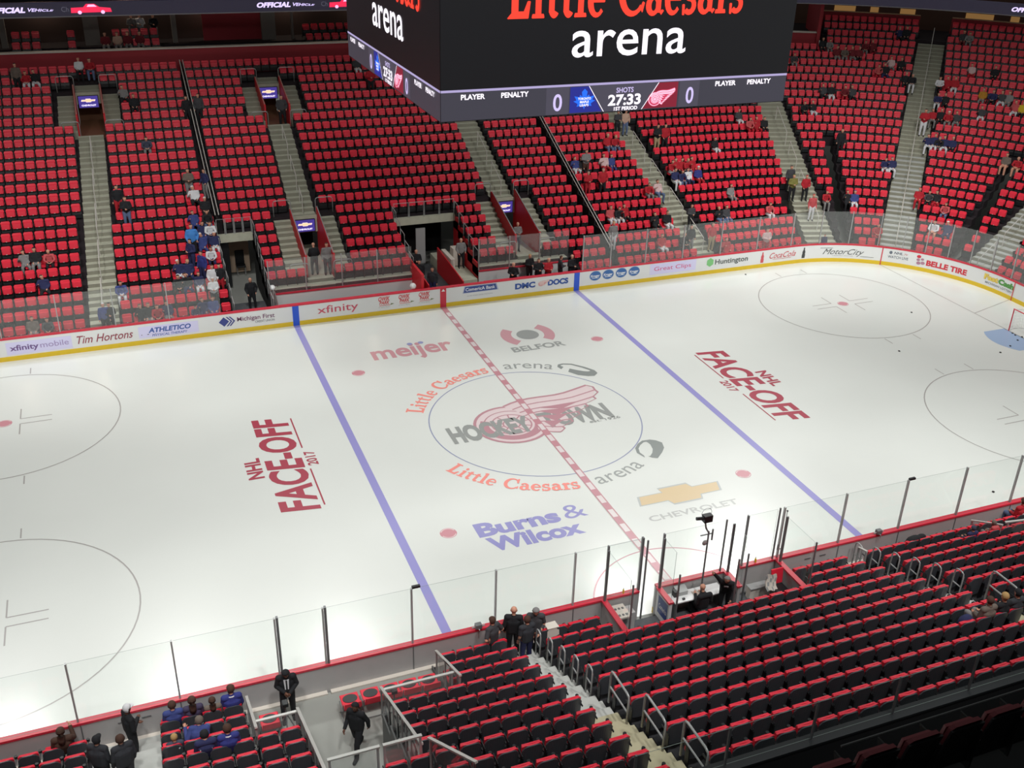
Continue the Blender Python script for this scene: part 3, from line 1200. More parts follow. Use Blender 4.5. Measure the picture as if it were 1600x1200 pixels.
# upper walls, ledge, suites
ZT = FL(23)
mb = MB()
mb.box(-27, CX, 33.2, 33.45, ZT - .4, 10.42)
tag(mb.build('wall_far_red', M_wallred), kind='structure')
mb = MB()
RW = 33.2 - HY + RC
for k in range(9):
    a, b = 26 * k / 9, 26 * (k + 1) / 9
    lo = [apt(RW, a), apt(RW, b), apt(RW + .25, b), apt(RW + .25, a)][::-1]
    mb.hexa([v + (ZT - .4,) for v in lo], [v + (10.42,) for v in lo])
mb.obox(apt(RW + 2.2, 26, 11.0), (.12 * cos(radians(26)), -.12 * sin(radians(26)), 0), (2.4 * sin(radians(26)), 2.4 * cos(radians(26)), 0), (0, 0, 1.9))
tag(mb.build('wall_far_corner_red', M_wallred), kind='structure')
mb = MB()
mb.box(-27, CX, 33.12, 33.55, 10.42, 10.5)
for k in range(9):
    a, b = 26 * k / 9, 26 * (k + 1) / 9
    lo = [apt(RW - .08, a), apt(RW - .08, b), apt(RW + .35, b), apt(RW + .35, a)][::-1]
    mb.hexa([v + (10.42,) for v in lo], [v + (10.5,) for v in lo])
tag(mb.build('trim_suite_ledge', M_cap), kind='structure')
mb = MB()
mb.box(-27, CX + 5, 33.45, 39.5, 9.5, 9.9)
mb.box(-27, CX + 5, 35.3, 39.5, 9.9, 10.35)
tag(mb.build('floor_suites', M_dark), kind='structure')
mb = MB()
mb.box(-27, CX + 8, 37.6, 37.8, 9.9, 14)
tag(mb.build('wall_suites_back', MM('suite_brown', (58, 42, 40), .8)), kind='structure')
mb = MB()
mb.box(-8.6, -4.6, 36.4, 36.55, 10.3, 13)
tag(mb.build('wall_suites_red_panel', M_wallred), kind='structure')
for i, (x, w) in enumerate(((-20.3, .35), (-15.3, .9), (-10.4, .3), (-4.5, .9), (-2.95, .15))):
    mb = MB()
    mb.box(x - w / 2, x + w / 2, 35.9, 36.2, 9.9, 13.2)
    tag(mb.build('wall_suite_column', MM('suite_column', (128, 122, 116), .8)), kind='structure')
mb = MB()
mb.box(-27, CX + 3, 32.6, 40, 13.35, 13.6)
tag(mb.build('ceiling_suites', M_pitch), kind='structure')
# back wall at the top of the corner stand
mb = MB()
RW2 = RAD(27) + .5
for k in range(22):
    a, b = 26 + 44 * k / 22, 26 + 44 * (k + 1) / 22
    if 39.5 < (a + b) / 2 < 44.5:
        continue
    lo = [apt(RW2, a), apt(RW2, b), apt(RW2 + .2, b), apt(RW2 + .2, a)][::-1]
    mb.hexa([v + (FL(27) - .4,) for v in lo], [v + (FL(27) + 1.05,) for v in lo])
tag(mb.build('wall_corner_top', M_wallred), kind='structure')
mb = MB()
for k in range(22):
    a, b = 26 + 44 * k / 22, 26 + 44 * (k + 1) / 22
    if 39.5 < (a + b) / 2 < 44.5:
        continue
    lo = [apt(RW2 - .05, a), apt(RW2 - .05, b), apt(RW2 + .3, b), apt(RW2 + .3, a)][::-1]
    mb.hexa([v + (FL(27) + 1.05,) for v in lo], [v + (FL(27) + 1.1,) for v in lo])
tag(mb.build('trim_corner_ledge', MM('ledge_tan', (170, 130, 100), .6)), kind='structure')
mb = MB()
for k in range(24):
    a, b = 20 + 60 * k / 24, 20 + 60 * (k + 1) / 24
    lo = [apt(RW2 + 4, a), apt(RW2 + 4, b), apt(RW2 + 4.2, b), apt(RW2 + 4.2, a)][::-1]
    mb.hexa([v + (10,) for v in lo], [v + (16,) for v in lo], 0)
tag(mb.build('wall_corner_concourse', MM('suite_brown2', (96, 66, 54), .8)), kind='structure')
mb = MB()
for k in range(24):
    a, b = 20 + 60 * k / 24, 20 + 60 * (k + 1) / 24
    r0 = RAD(27) + .34 if not 39.6 < (a + b) / 2 < 44.6 else RAD(25) + .36
    lo = [apt(r0, a), apt(r0, b), apt(RW2 + 4.1, b), apt(RW2 + 4.1, a)][::-1]
    mb.hexa([v + (FL(26) - .3,) for v in lo], [v + (FL(26) + .02,) for v in lo])
for k in range(9):
    a, b = 26 * k / 9, 26 * (k + 1) / 9
    lo = [apt(RW + .25, a), apt(RW + .25, b), apt(RW + 8, b), apt(RW + 8, a)][::-1]
    mb.hexa([v + (9.6,) for v in lo], [v + (9.92,) for v in lo])
tag(mb.build('floor_corner_landing', M_dark), kind='structure')
for a, w in ((31, 2.6), (34.6, 1.0), (38.6, 1.8), (47, 3.2), (51, 1.0)):
    mb = MB()
    for k in range(4):
        p, q = a - w / 2 + w * k / 4, a - w / 2 + w * (k + 1) / 4
        mb.poly([apt(RW2 + 3.9, p, 11.15), apt(RW2 + 3.9, q, 11.15), apt(RW2 + 3.9, q, 11.65), apt(RW2 + 3.9, p, 11.65)])
    tag(mb.build('lit_concourse_sign', MM('concourse_glow', (214, 160, 96), .6, emit=.22)), 'warm lit concession sign glowing above the corner seats, %s' % {31: 'over the left block', 34.6: 'small, beside the left block sign', 38.6: 'left of the top stairs', 47: 'right of the top stairs', 51: 'small, right of the top stairs'}[a], 'sign')
mb = MB()
mb.box(-27, CX + 2, 40, 40.2, 9, 22)
tag(mb.build('wall_upper_dark', MM('upper_dark', (40, 16, 22), .9)), kind='structure')  # stands in for the upper red seats, their dimness put into its colour

# ribbon board: a long LED band that follows the stand and turns with the corner
ribbon = empty('ribbon_board')
tag(ribbon, 'dark grey LED ribbon board with purple lettering above the far seats', 'ribbon board')


def rb(s, z, d=0):
    if s <= CX:
        return (s, 32 - d, z)
    R = 32 - HY + RC - d
    a = (s - CX) / R
    return (CX + R * sin(a), CY + R * cos(a), z)


def strip_rb(mb, s0, s1, z0, z1, d0, d1, mi=0):
    n = max(1, int((s1 - s0) / 1.6))
    for k in range(n):
        a, b = s0 + (s1 - s0) * k / n, s0 + (s1 - s0) * (k + 1) / n
        A, B, C_, D = rb(a, 0, d0), rb(b, 0, d0), rb(b, 0, d1), rb(a, 0, d1)
        mb.hexa([(p[0], p[1], z0) for p in (A, B, C_, D)], [(p[0], p[1], z1) for p in (A, B, C_, D)], mi)


mb = MB()
strip_rb(mb, -28, 62, 12.62, 13.36, 0, -.35)
mb.build('screen', MM('ribbon_screen', (50, 48, 60), .4, emit=.28, emit_rgb=(66, 62, 84)), ribbon)
mb = MB()
strip_rb(mb, -28, 62, 12.56, 12.62, .03, -.35)
mb.build('lower_trim', MM('ribbon_trim', (160, 158, 166), .4), ribbon)


def M_led(rgb, e=1.0):
    return MM('led_%d_%d_%d' % rgb, (20, 20, 20), .4, emit=e, emit_rgb=rgb)


def truck(mb, s, mi, mw):
    z = 12.72
    k = 1.85
    body = [(0, .06), (.02, .34), (.42, .36), (.52, .36), (.66, .54), (1.0, .54), (1.2, .36), (1.66, .30), (1.7, .08)]
    mb.poly([rb(s + x * k / 1.7 * 1.2, z + y, .012) for x, y in [(p[0], p[1]) for p in body]], mi)
    for wx in (.36, 1.32):
        mb.poly([rb(s + wx * k / 1.7 * 1.2 + .11 * cos(2 * pi * q / 14), z + .08 + .1 * sin(2 * pi * q / 14), .016) for q in range(14)], mw)
    mb.poly([rb(s + x * k / 1.7 * 1.2, z + y, .016) for x, y in ((.68, .38), (.74, .5), (.98, .5), (1.1, .38))], mw)


for s0 in (-6.1, -21.1, 46.4):
    mb = MB()
    letter(mb, 'OFFICIAL', lambda u, v: rb(s0 + .4 + 2.05 * u, 12.86 + .28 * v, .012), 0, .05, .25)
    letter(mb, 'VEHICLE', lambda u, v: rb(s0 + 2.6 + 1.35 * u, 12.9 + .2 * v * (1 - .6 * u), .012), 0, .02, .3)
    mb.build('screen_lettering', M_led((216, 200, 255), 1.3), ribbon)
    mb = MB()
    letter(mb, 'Ch', lambda u, v: rb(s0 + 4.35 + .4 * u, 12.86 + .26 * v, .012), 0, .0)
    mb.build('screen_lettering', M_led((92, 90, 104), .8), ribbon)
    mb = MB()
    truck(mb, s0 + 4.85, 0, 1)
    mb.build('screen_truck_picture', [M_led((240, 44, 84), 1.1), M_led((250, 190, 240), 1.2)], ribbon)

# ------------------------------------------------------------------ exit tunnels (vomitories)
def vomitory(xc, r0, r1, hw, label, upper):
    """red walled pit that runs back under row r1"""
    root = empty('exit_tunnel', (xc, YR(r0) - .5, FL(r0 - 1)))
    tag(root, label, 'exit tunnel', 'red walled exit tunnels in the far stairs')
    ox, oy, oz = root.location
    yb = YR(r1) + .3
    for s in (-1, 1):
        mb = MB()
        x0, x1 = (s * hw, s * (hw + .1)) if s > 0 else (-hw - .1, -hw)
        ya, yc = YR(r0) - .42 - oy, yb - oy
        za, zc = ZR(r0) + .25 - oz, ZR(r1) + .1 - oz
        mb.hexa(((x0, ya, 0), (x1, ya, 0), (x1, yc, 0), (x0, yc, 0)), ((x0, ya, za), (x1, ya, za), (x1, yc, zc), (x0, yc, zc)))
        w = mb.build('side_wall', M_vomred, root)
        mb = MB()
        mb.tube([((x0 + x1) / 2, ya + .1, za + .06), ((x0 + x1) / 2, yc - .1, zc + .06)], .03, 6)
        mb.build('handrail', M_alu if not upper else MM('rail_tan', (190, 140, 130), .5), w)
    mb = MB()
    mb.box(-hw, hw, 0, yb - oy + 1.6, -.06, .0)
    mb.build('tunnel_floor', M_conc if not upper else M_brown, root)
    mb = MB()
    mb.box(-hw, hw, yb - oy - .15, yb - oy, 1.3, FL(r1 + 1) - oz - .02)
    mb.build('header', M_conc, root)
    mb = MB()
    mb.box(-hw, hw, yb - oy + 1.5, yb - oy + 1.6, 0, 1.9)
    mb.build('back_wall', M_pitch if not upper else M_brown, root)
    sg = MB()
    zs = FL(r1 + 1) - oz - .16
    sg.box(-hw + .1, hw - .14, yb - oy - .28, yb - oy - .17, zs - .74, zs - .02)
    scr = sg.build('screen', MM('tv_frame', (40, 36, 60), .3), root)
    sg = MB()
    sg.poly([(-hw + .13, yb - oy - .285, zs - .71), (hw - .17, yb - oy - .285, zs - .71), (hw - .17, yb - oy - .285, zs - .05), (-hw + .13, yb - oy - .285, zs - .05)], 0)
    bowtie(sg, lambda x, y, l: (-.02 + .4 * x, yb - oy - .29 - .003 * l, zs - .3 + .1 * y), 1, 2)
    letter(sg, 'CHEVROLET', lambda u, v: (-.42 + .8 * u, yb - oy - .295, zs - .62 + .09 * v), 1, .04)
    sg.build('screen_picture', [M_led((74, 60, 150), .9), M_led((236, 226, 255), 1.4), M_led((244, 190, 150), 1.4)], scr)
    return root


vomitory(-5.8, 4, 8, .68, 'red walled exit tunnel low on the second stairs, two suited men in it', False)
vomitory(6.0, 4, 8, .68, 'red walled exit tunnel low on the third stairs, one grey suited man', False)
vomitory(-16.05, 18, 21, .68, 'red walled exit tunnel high on the first stairs with brown floor', True)
vomitory(-5.6, 18, 21, .68, 'red walled exit tunnel high on the second stairs, one dark suited man', True)


# big openings with concrete headers
def opening(name, x0, x1, r1, back, label, wallm, depth, sidem):
    root = empty(name, ((x0 + x1) / 2, 13.4, 0))
    tag(root, label, 'tunnel opening')
    cx = (x0 + x1) / 2
    h = (x1 - x0) / 2
    yl = YR(r1) + .34 - 13.4
    for s in (-1, 1):
        mb = MB()
        for r in range(1 if name[0] == 's' else 3, r1 + 1):
            xa, xb = (h, h + .08) if s > 0 else (-h - .08, -h)
            mb.box(xa, xb, YR(r) - .5 - 13.4, YR(r) + .34 - 13.4, 0, FL(r) + .25)
        w = mb.build('side_wall', sidem, root)
        mb = MB()
        for r in range(1 if name[0] == 's' else 3, r1 + 1):
            xa = s * (h + .04)
            ya, yb = YR(r) - .48 - 13.4, YR(r) + .30 - 13.4
            mb.tube([(xa, ya, FL(r) + .25), (xa, ya, FL(r) + .98), (xa, yb, FL(r) + 1.05), (xa, yb, FL(r) + .25)], .022, 6)
        mb.build('side_railing', M_alu, w)
    mb = MB()
    mb.box(-h, h, yl - .25, yl, 2.65, FL(r1 + 1) - .01)
    mb.build('header', M_conc, root)
    mb = MB()
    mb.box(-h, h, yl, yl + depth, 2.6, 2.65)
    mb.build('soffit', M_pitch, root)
    mb = MB()
    n = 4
    for k in range(n):
        a, b = -h + 2 * h * k / n, -h + 2 * h * (k + 1) / n
        mb.tube([(a + .03, yl - .15, FL(r1 + 1)), (a + .03, yl - .15, FL(r1 + 1) + .85), (b - .03, yl - .15, FL(r1 + 1) + .85), (b - .03, yl - .15, FL(r1 + 1))], .022, 6)
    mb.build('header_railing', M_alu, root)
    mb = MB()
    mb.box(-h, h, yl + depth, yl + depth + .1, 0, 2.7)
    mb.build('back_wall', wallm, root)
    return root


oa = opening('service_tunnel', *OPEN_A, 7, 0, 'service opening with cream back wall left of the left bench', M_cream, 2.2, M_pitch)
ob = opening('players_tunnel', *OPEN_B, 7, 0, 'wide dark players tunnel between the two benches', M_pitch, 2.4, M_vomred)
mb = MB()
mb.box(-.9, -.35, 5.9, 6.0, 0, 2.6)
mb.build('black_curtain', M_black, oa)
mb = MB()
mb.box(-.92, .92, -.2, 3.2, .0, .05)
mb.build('rubber_mat', M_rubber, oa)
mb = MB()
mb.box(-1.5, .4, -.2, 6, .0, .04)
mb.build('rubber_mat', M_rubber, ob)
for x in (-1.5, .42):
    mb = MB()
    mb.hexa(((x, 0, 0), (x + .06, 0, 0), (x + .06, 4.6, 0), (x, 4.6, 0)), ((x, 0, 1.15), (x + .06, 0, 1.15), (x + .06, 4.6, 1.5), (x, 4.6, 1.5)))
    mb.build('red_partition', M_vomred, ob)
mb = MB()
mb.box(-.55, .0, 5.5, 5.6, .3, 2.4)
mb.build('grey_door_leaf', M_alu, ob)
mb = MB()
mb.box(.5, 1.75, 1.4, 6.2, .0, .6)
mb.build('side_platform', M_conc, ob)
mb = MB()
mb.obox((.75, 3.6, 1.0), (.12, 0, 0), (0, .9, 0), (0, 0, .4))
mb.obox((1.35, 3.9, 1.15), (.28, 0, 0), (0, .3, 0), (0, 0, .5))
mb.build('white_cabinet', M_cap, ob)

# chair in the service opening, ladder-like rack, benches
t = empty('office_chair', (-9.35, 20.9, 0))
tag(t, 'black padded chair against the cream wall in the service opening', 'chair')
mb = MB()
mb.box(-.26, .26, -.02, .5, .42, .52)
mb.build('seat', M_black, t, bevel=.03)
mb = MB()
mb.box(-.25, .25, .44, .52, .5, 1.3)
mb.build('backrest', M_black, t, bevel=.05)
for x in (-.22, .22):
    for y in (.02, .46):
        mb = MB()
        mb.tube([(x, y, 0.0), (x, y, .43)], .018, 6)
        mb.build('leg', M_alu, t)
t = empty('folded_hand_cart', (-8.62, 14.35, .0))
tag(t, 'grey metal cart frame standing at the right side of the service opening', 'cart')
mb = MB()
for y in (-.25, .25):
    mb.tube([(-.1, y, .0), (0, y, 1.6)], .03, 6)
    mb.tube([(.3, y, .0), (.05, y, 1.5)], .025, 6)
for z in (.3, .65, 1.0, 1.35):
    mb.tube([(-.09 + z * .06, -.25, z), (-.09 + z * .06, .25, z)], .02, 6)
mb.build('frame', M_alu, t)
mb = MB()
mb.ball((0, 0, 1.62), .16, .22, .13, 10)
mb.build('white_towel_bundle', M_white, t, smooth=True)


def bench(x0, x1, label):
    t = empty('players_bench', ((x0 + x1) / 2, 13.9, 0))
    tag(t, label, 'bench')
    h = (x1 - x0) / 2
    mb = MB()
    mb.box(-h, h, -.62, .35, .60, .68)
    mb.build('seat', M_red, t)
    mb = MB()
    k = -h + .3
    while k < h:
        mb.box(k, k + .08, -.5, .3, .0, .6)
        k += 1.5
    mb.build('support', M_steel, t)


bench(-8.6, -1.15, 'long red players bench behind the boards left of the center line')
bench(2.75, 8.0, 'long red players bench behind the boards right of the center line')
for x0, x1, lb in ((-8.7, -1.1, 'left bench'), (2.7, 8.1, 'right bench')):
    t = empty('bench_back_wall', ((x0 + x1) / 2, 14.92, 0))
    tag(t, 'low white wall with thin red cap behind the ' + lb, 'low wall')
    h = (x1 - x0) / 2
    mb = MB()
    mb.box(-h, h, -.05, .05, 0, 1.0)
    mb.build('panel', M_white, t)
    mb = MB()
    mb.box(-h, h, -.09, .08, 1.0, 1.05)
    mb.build('cap', M_red, t)
    n = int((x1 - x0) / 2.45) + 1
    for k in range(n):
        a = x0 + (x1 - x0) * k / n
        b = x0 + (x1 - x0) * (k + 1) / n
        pane((a, 14.93), (b, 14.93), 1.06, 2.85, 'hazy glass panel behind the %s, %s from its left end' % (lb, ORD[k + 1]), 'glass panels behind the benches')
mb = MB()
mb.box(-8.9, 8.15, 13.1, 14.8, -.12, .1)
tag(mb.build('floor_bench_area', M_rubber), kind='structure')
mb = MB()
mb.box(-8.72, -1.1, 15.0, 15.0 + .03 + .02, 0, FL(3) - .02)
mb.box(2.7, 8.15, 15.0, 15.05, 0, FL(3) - .02)
tag(mb.build('wall_bench_riser', M_conc), kind='structure')
mb = MB()
mb.box(-1.12, -.98, 13.12, 14.9, 0, 1.9)
tag(mb.build('red_gate_post', M_vomred), 'tall red padded end wall left of the players tunnel', 'gate')

mb = MB()
mb.box(-8.75, -1.02, 15.05, 15.55, FL(3), FL(3) + .012)
mb.box(2.72, 8.1, 15.05, 15.55, FL(3), FL(3) + .012)
tag(mb.build('floor_bench_platform', M_conc), kind='structure')

# dividers between seat blocks: twin rails running down the stand
for x, r0, r1, nm in ((-10.5, 8, 23, 'between the first and second stairs'), (10.53, 2, 23, 'between the third and fourth stairs')):
    t = empty('divider_railing', (x, YR(r0), 0))
    tag(t, 'long sloping twin rail ' + nm + ' in the far seats', 'railing')
    mb = MB()
    for s in (-1, 1):
        pts = [(s * .09, YR(r) - YR(r0) - .3, FL(r) + 1.0) for r in range(r0, r1 + 1, 1)]
        mb.tube(pts, .026, 5)
    mb.build('rail', MM('rail_pale', (200, 196, 190), .5), t)
    mb = MB()
    for r in range(r0, r1 + 1):
        mb.box(-.05, .05, YR(r) - YR(r0) - .5, YR(r) - YR(r0) + .34, FL(r) - .1, FL(r) + .8)
    mb.build('dark_gap_strip', M_pitch, t)  # black strip standing in for the dark gap between the rails

# aisle handrails
def aisle_rail(pts, label, group='thin center handrails on the far stairs'):
    t = empty('stair_handrail', pts[0])
    tag(t, label, 'handrail', group)
    o = Vector(pts[0])
    q = [Vector(p) - o for p in pts]
    mb = MB()
    mb.tube([v + Vector((0, 0, .9)) for v in q], .025, 5)
    mb.build('rail', MM('rail_pale', (200, 196, 190), .5), t)
    for v in (q[0], q[-1]):
        mb = MB()
        mb.tube([v, v + Vector((0, 0, .9))], .022, 5)
        mb.build('post', MM('rail_pale', (200, 196, 190), .5), t)


AN = {1: 'first', 2: 'second', 3: 'third', 4: 'fourth'}
for k in (1, 2, 3, 4):
    segs = {1: ((2, 4), (5, 7), (8, 10), (11, 13), (14, 16)), 2: ((9, 10), (11, 13), (14, 16)), 3: ((9, 11), (12, 14)), 4: ((2, 4), (5, 7), (8, 10), (11, 13), (14, 16), (17, 20))}[k]
    for a, b in segs:
        xa = sum((A1, A2, A3, A4)[k - 1](a)) / 2
        xb = sum((A1, A2, A3, A4)[k - 1](b)) / 2
        aisle_rail([(xa, YR(a) - .3, FL(a)), (xb, YR(b) - .3, FL(b))], 'thin grey handrail on the %s stairs from the left, rows %s to %s' % (AN[k], ORD[a], ORD[b]))
for a0, nm, segs in ((16, 'fifth', ((3, 5), (6, 8), (9, 11), (12, 15))), (42, 'sixth', ((1, 3), (4, 6), (7, 9), (10, 12), (13, 15), (16, 19), (20, 23), (24, 26))), (72.3, 'seventh', ((1, 3), (4, 6)))):
    for a, b in segs:
        aisle_rail([apt(RAD(a) - .3, a0, FL(a)), apt(RAD(b) - .3, a0, FL(b))], 'thin grey handrail on the %s stairs from the left, rows %s to %s' % (nm, ORD[a], ORD[b]))


def loop_rail(c, w, h, label, group, axis='x', rot=None, r=.025, mid=True):
    """inverted U of bent tube"""
    t = empty('loop_rail', c, 0 if axis == 'x' else pi / 2)
    if rot is not None:
        t.rotation_euler[2] = rot
    tag(t, label, 'loop rail', group)
    k = .12
    mb = MB()
    mb.tube([(-w / 2, 0, 0), (-w / 2, 0, h - k), (-w / 2 + k * .3, 0, h - k * .3), (-w / 2 + k, 0, h), (w / 2 - k, 0, h), (w / 2 - k * .3, 0, h - k * .3), (w / 2, 0, h - k), (w / 2, 0, 0)], r, 7)
    mb.build('loop', M_alu, t, smooth=True)
    if mid:
        mb = MB()
        mb.tube([(-w / 2, 0, h * .5), (w / 2, 0, h * .5)], r * .8, 6)
        mb.build('mid_bar', M_alu, t)
    return t


LG = 'bent tube loop rails beside the exit tunnels'
for k, xx, sides in ((2, None, 'lower'), (3, None, 'lower'), (1, None, 'upper'), (2, None, 'upper')):
    rr = 9 if sides == 'lower' else 22
    rb_ = 3 if sides == 'lower' else 17
    a, b = (A1, A2, A3, A4)[k - 1](rr)
    for x, sd in ((a - .5, 'left'), (b + .5, 'right')):
        loop_rail((x, YR(rr) - .48, FL(rr)), .95, .9, 'pale loop rail above the %s exit tunnel of the %s stairs, %s side' % (sides, AN[k], sd), LG, mid=False)
        loop_rail((x, YR(rb_) + .3, FL(rb_)), .95, 1.0, 'pale loop rail below the %s exit tunnel of the %s stairs, %s side' % (sides, AN[k], sd), LG, mid=False)

# ------------------------------------------------------------------ near stands
def NY(r):
    return -13.8 - .82 * (r - 1)


def NF(r):
    return .22 + .373 * (r - 1)


NAISLE1 = (-6.55, -5.74)
NAISLE2 = (5.56, 6.24)
NPIT = (-12.88, -10.8)


def near_runs(r):
    """seat blocks of near row r: (x0, x1, block words)"""
    out = [(-22.0, -18.02, 'leftmost block')]
    if r <= 3:
        out += [(-16.3, -14.16, 'block with the blue jersey fans'), (-8.68, -6.57, 'narrow block left of the stairs')]
    elif r <= 7:
        out += [(-16.3, -14.12, 'block with the blue jersey fans'), (-14.08, -12.98, 'two-seat block left of the walkway'), (-10.78, -6.57, 'block right of the walkway')]
    else:
        out += [(-16.3, -12.98, 'upper block left of the walkway'), (-11.72, -6.57, 'upper block left of the stairs')]
    if r <= 2:
        out += [(-5.70, -3.57, 'left of the penalty boxes'), (3.36, 5.5, 'right of the penalty boxes')]
    else:
        out += [(-5.70, 5.52, 'middle block')]
    out += [(6.28, 17.0, 'right block')]
    return out


mb = MB()
mbs = MB()
for r in range(1, 13):
    y0, y1 = NY(r) - .27, NY(r) + .55
    zt, zb = NF(r), max(-.1, NF(r) - .6) if r > 1 else -.1
    for x0, x1, _ in near_runs(r):
        if r >= 8 and x0 == -16.3:
            pass
        mb.box(x0 - .02, x1 + .02, y0, y1, zb, zt)
    ais = [(NAISLE1, 0), (NAISLE2, 0), ((-18.0, -16.32), 0)]
    for (a, b), _ in ais:
        tgt = mbs
        mi = 0 if r < 8 else 1
        n = 2
        tgt.box(a, b, y0, (y0 + y1) / 2 if True else y1, zb, zt, mi)
        tgt.box(a, b, (y0 + y1) / 2, y1, zb, zt - .0, mi)
        tgt.box(a, b, y0, y0 + .4, zt, zt + .187, mi)
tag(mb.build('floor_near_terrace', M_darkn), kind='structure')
tag(mbs.build('floor_near_stairs', [M_conc2, M_concy]), kind='structure')
mb = MB()
mb.box(-22.5, -3.12, -13.25, -13.12, -.12, .12)
mb.box(3.07, 18, -13.25, -13.12, -.12, .12)
mb.box(-14.08, -8.74, -15.69, -13.25, -.12, .16)
mb.box(NPIT[0] + .04, NPIT[1] - .04, -24, -15.69, -.12, .16)
tag(mb.build('floor_near_walkway', M_floor), kind='structure')
# side walls of the walkway
M_riser = MM('riser_grey', (120, 121, 120), .7)
for s, x in ((-1, NPIT[0] + .02), (1, NPIT[1] - .02)):
    mb = MB()
    for r in range(4, 8):
        mb.box(x - .02, x + .02, NY(r) - .27, NY(r) + .55, 0, NF(r) + .08)
    tag(mb.build('wall_walkway_side', M_riser), kind='structure')
for x in (-14.10, -8.72):
    mb = MB()
    for r in range(1, 4):
        mb.box(x - .02, x + .02, NY(r) - .27, NY(r) + .55, 0, NF(r) + .08)
    tag(mb.build('wall_platform_side', M_riser), kind='structure')
for a, b in ((-14.08, -12.9), (-10.78, -8.74)):
    mb = MB()
    mb.box(a, b, -15.74, -15.70, 0, NF(4) - .01)
    tag(mb.build('wall_platform_front', M_riser), kind='structure')
# low wall, ledge and dark suite fronts behind the last near row
mb = MB()
mb.box(-22, 18, -23.55, -23.25, 3.9, 5.5)
mb.box(-22, 18, -28.5, -23.6, 3.4, 3.5)
tag(mb.build('wall_near_back', MM('near_wall_dark', (34, 35, 38), .7)), kind='structure')
mb = MB()
mb.box(-22, 18, -23.56, -23.28, 5.5, 5.56)
tag(mb.build('trim_near_ledge', MM('ledge_slate', (40, 43, 46), .5)), kind='structure')
for i, x in enumerate((-7.84, -5.8, -3.76, -1.72, .32, 2.36)):
    pane((x, -23.4), (x + 2.04, -23.4), 5.58, 6.56, 'low clear glass panel behind the last near row, %s from the left' % ORD[i + 1], 'glass panels behind the last near row', mats=[M_glassn, M_gedge], post_r=.012, post_m=M_steel)
# club level in front of the camera
mb = MB()
mb.box(-22, 18, -28.62, -28.5, 3.5, 11.6)
mb.box(-22, 18, -34.6, -34.2, 11.5, 18.6)  # unseen deck face below the camera, added to shade the club seats
mb.box(-22, 18, -34, -28.6, 11.2, 11.5)
tag(mb.build('wall_club_front', MM('club_dark', (26, 26, 30), .8)), kind='structure')
t = empty('club_glass_rail', (-8.3, -28.6, 11.6))
tag(t, 'dark glass guard with thin steel top edge at the lower right corner', 'glass guard')
mb = MB()
mb.box(0, 14, -.006, .006, 0, .5)
mb.build('pane', [M_glassn], t)
mb = MB()
mb.tube([(0, 0, .52), (14, 0, .52)], .014, 6)
mb.build('top_edge', M_steel, t)
t = empty('hand_rail_bar', (-6.6, -28.9, 11.5))
tag(t, 'short flat grey handrail bar behind the club glass at lower right', 'handrail')
mb = MB()
mb.bar((1.2, .1, .72), (1.2, -.55, .5), .06, .03)
mb.build('bar', M_steel, t)
mb = MB()
mb.tube([(1.2, -.2, .0), (1.2, -.2, .6)], .02, 6)
mb.build('post', M_steel, t)

# ------------------------------------------------------------------ the seat
PITCH = .527


def seat_parts():
    root = empty('stadium_seat')
    # curved shell
    mb = MB()
    n = 8
    for k in range(n):
        xa, xb = -.244 + .488 * k / n, -.244 + .488 * (k + 1) / n
        ca, cb = .045 * (xa / .235) ** 2, .045 * (xb / .235) ** 2
        za, zb = .885 - .13 * abs(xa / .24) ** 4, .885 - .13 * abs(xb / .24) ** 4
        lo = [(xa, .05 + ca, .24), (xb, .05 + cb, .24), (xb, .08 + cb, .24), (xa, .08 + ca, .24)]
        hi = [(xa, .0 + ca, za), (xb, .0 + cb, zb), (xb, .03 + cb, zb), (xa, .03 + ca, za)]
        mb.hexa(lo, hi)
    back = mb.build('backrest', M_shell, root)
    mb = MB()
    n = 8
    for k in range(n):
        xa, xb = -.238 + .476 * k / n, -.238 + .476 * (k + 1) / n
        ca, cb = .04 * (xa / .215) ** 2, .04 * (xb / .215) ** 2
        za, zb = .88 - .05 * abs(xa / .238) ** 6, .88 - .05 * abs(xb / .238) ** 6
        lo = [(xa, .072 + ca, .42), (xb, .072 + cb, .42), (xb, .12 + cb, .42), (xa, .12 + ca, .42)]
        hi = [(xa, .032 + ca, za), (xb, .032 + cb, zb), (xb, .085 + cb, zb - .012), (xa, .085 + ca, za - .012)]
        mb.hexa(lo, hi)
    mb.build('cushion', M_cushion, back)
    mb = MB()
    mb.hexa(((-.225, .17, .40), (.225, .17, .40), (.225, .24, .40), (-.225, .24, .40)), ((-.22, .13, .83), (.22, .13, .83), (.22, .20, .81), (-.22, .20, .81)))
    mb.build('seat', M_seatred, root, bevel=.018)
    for s in (-1, 1):
        mb = MB()
        x = s * .25
        mb.box(x - .012, x + .012, .0, .33, .60, .64)
        mb.build('armrest', M_black, root)
    mb = MB()
    mb.tube([(.25, .335, .60), (.25, .335, .68)], .042, 10)
    mb.build('cup_holder', M_black, root)
    mb = MB()
    mb.box(-.262, -.238, -.02, .12, .0, .6)
    mb.box(-.262, -.238, -.02, .26, .0, .04)
    mb.build('leg', M_black, root)
    return root


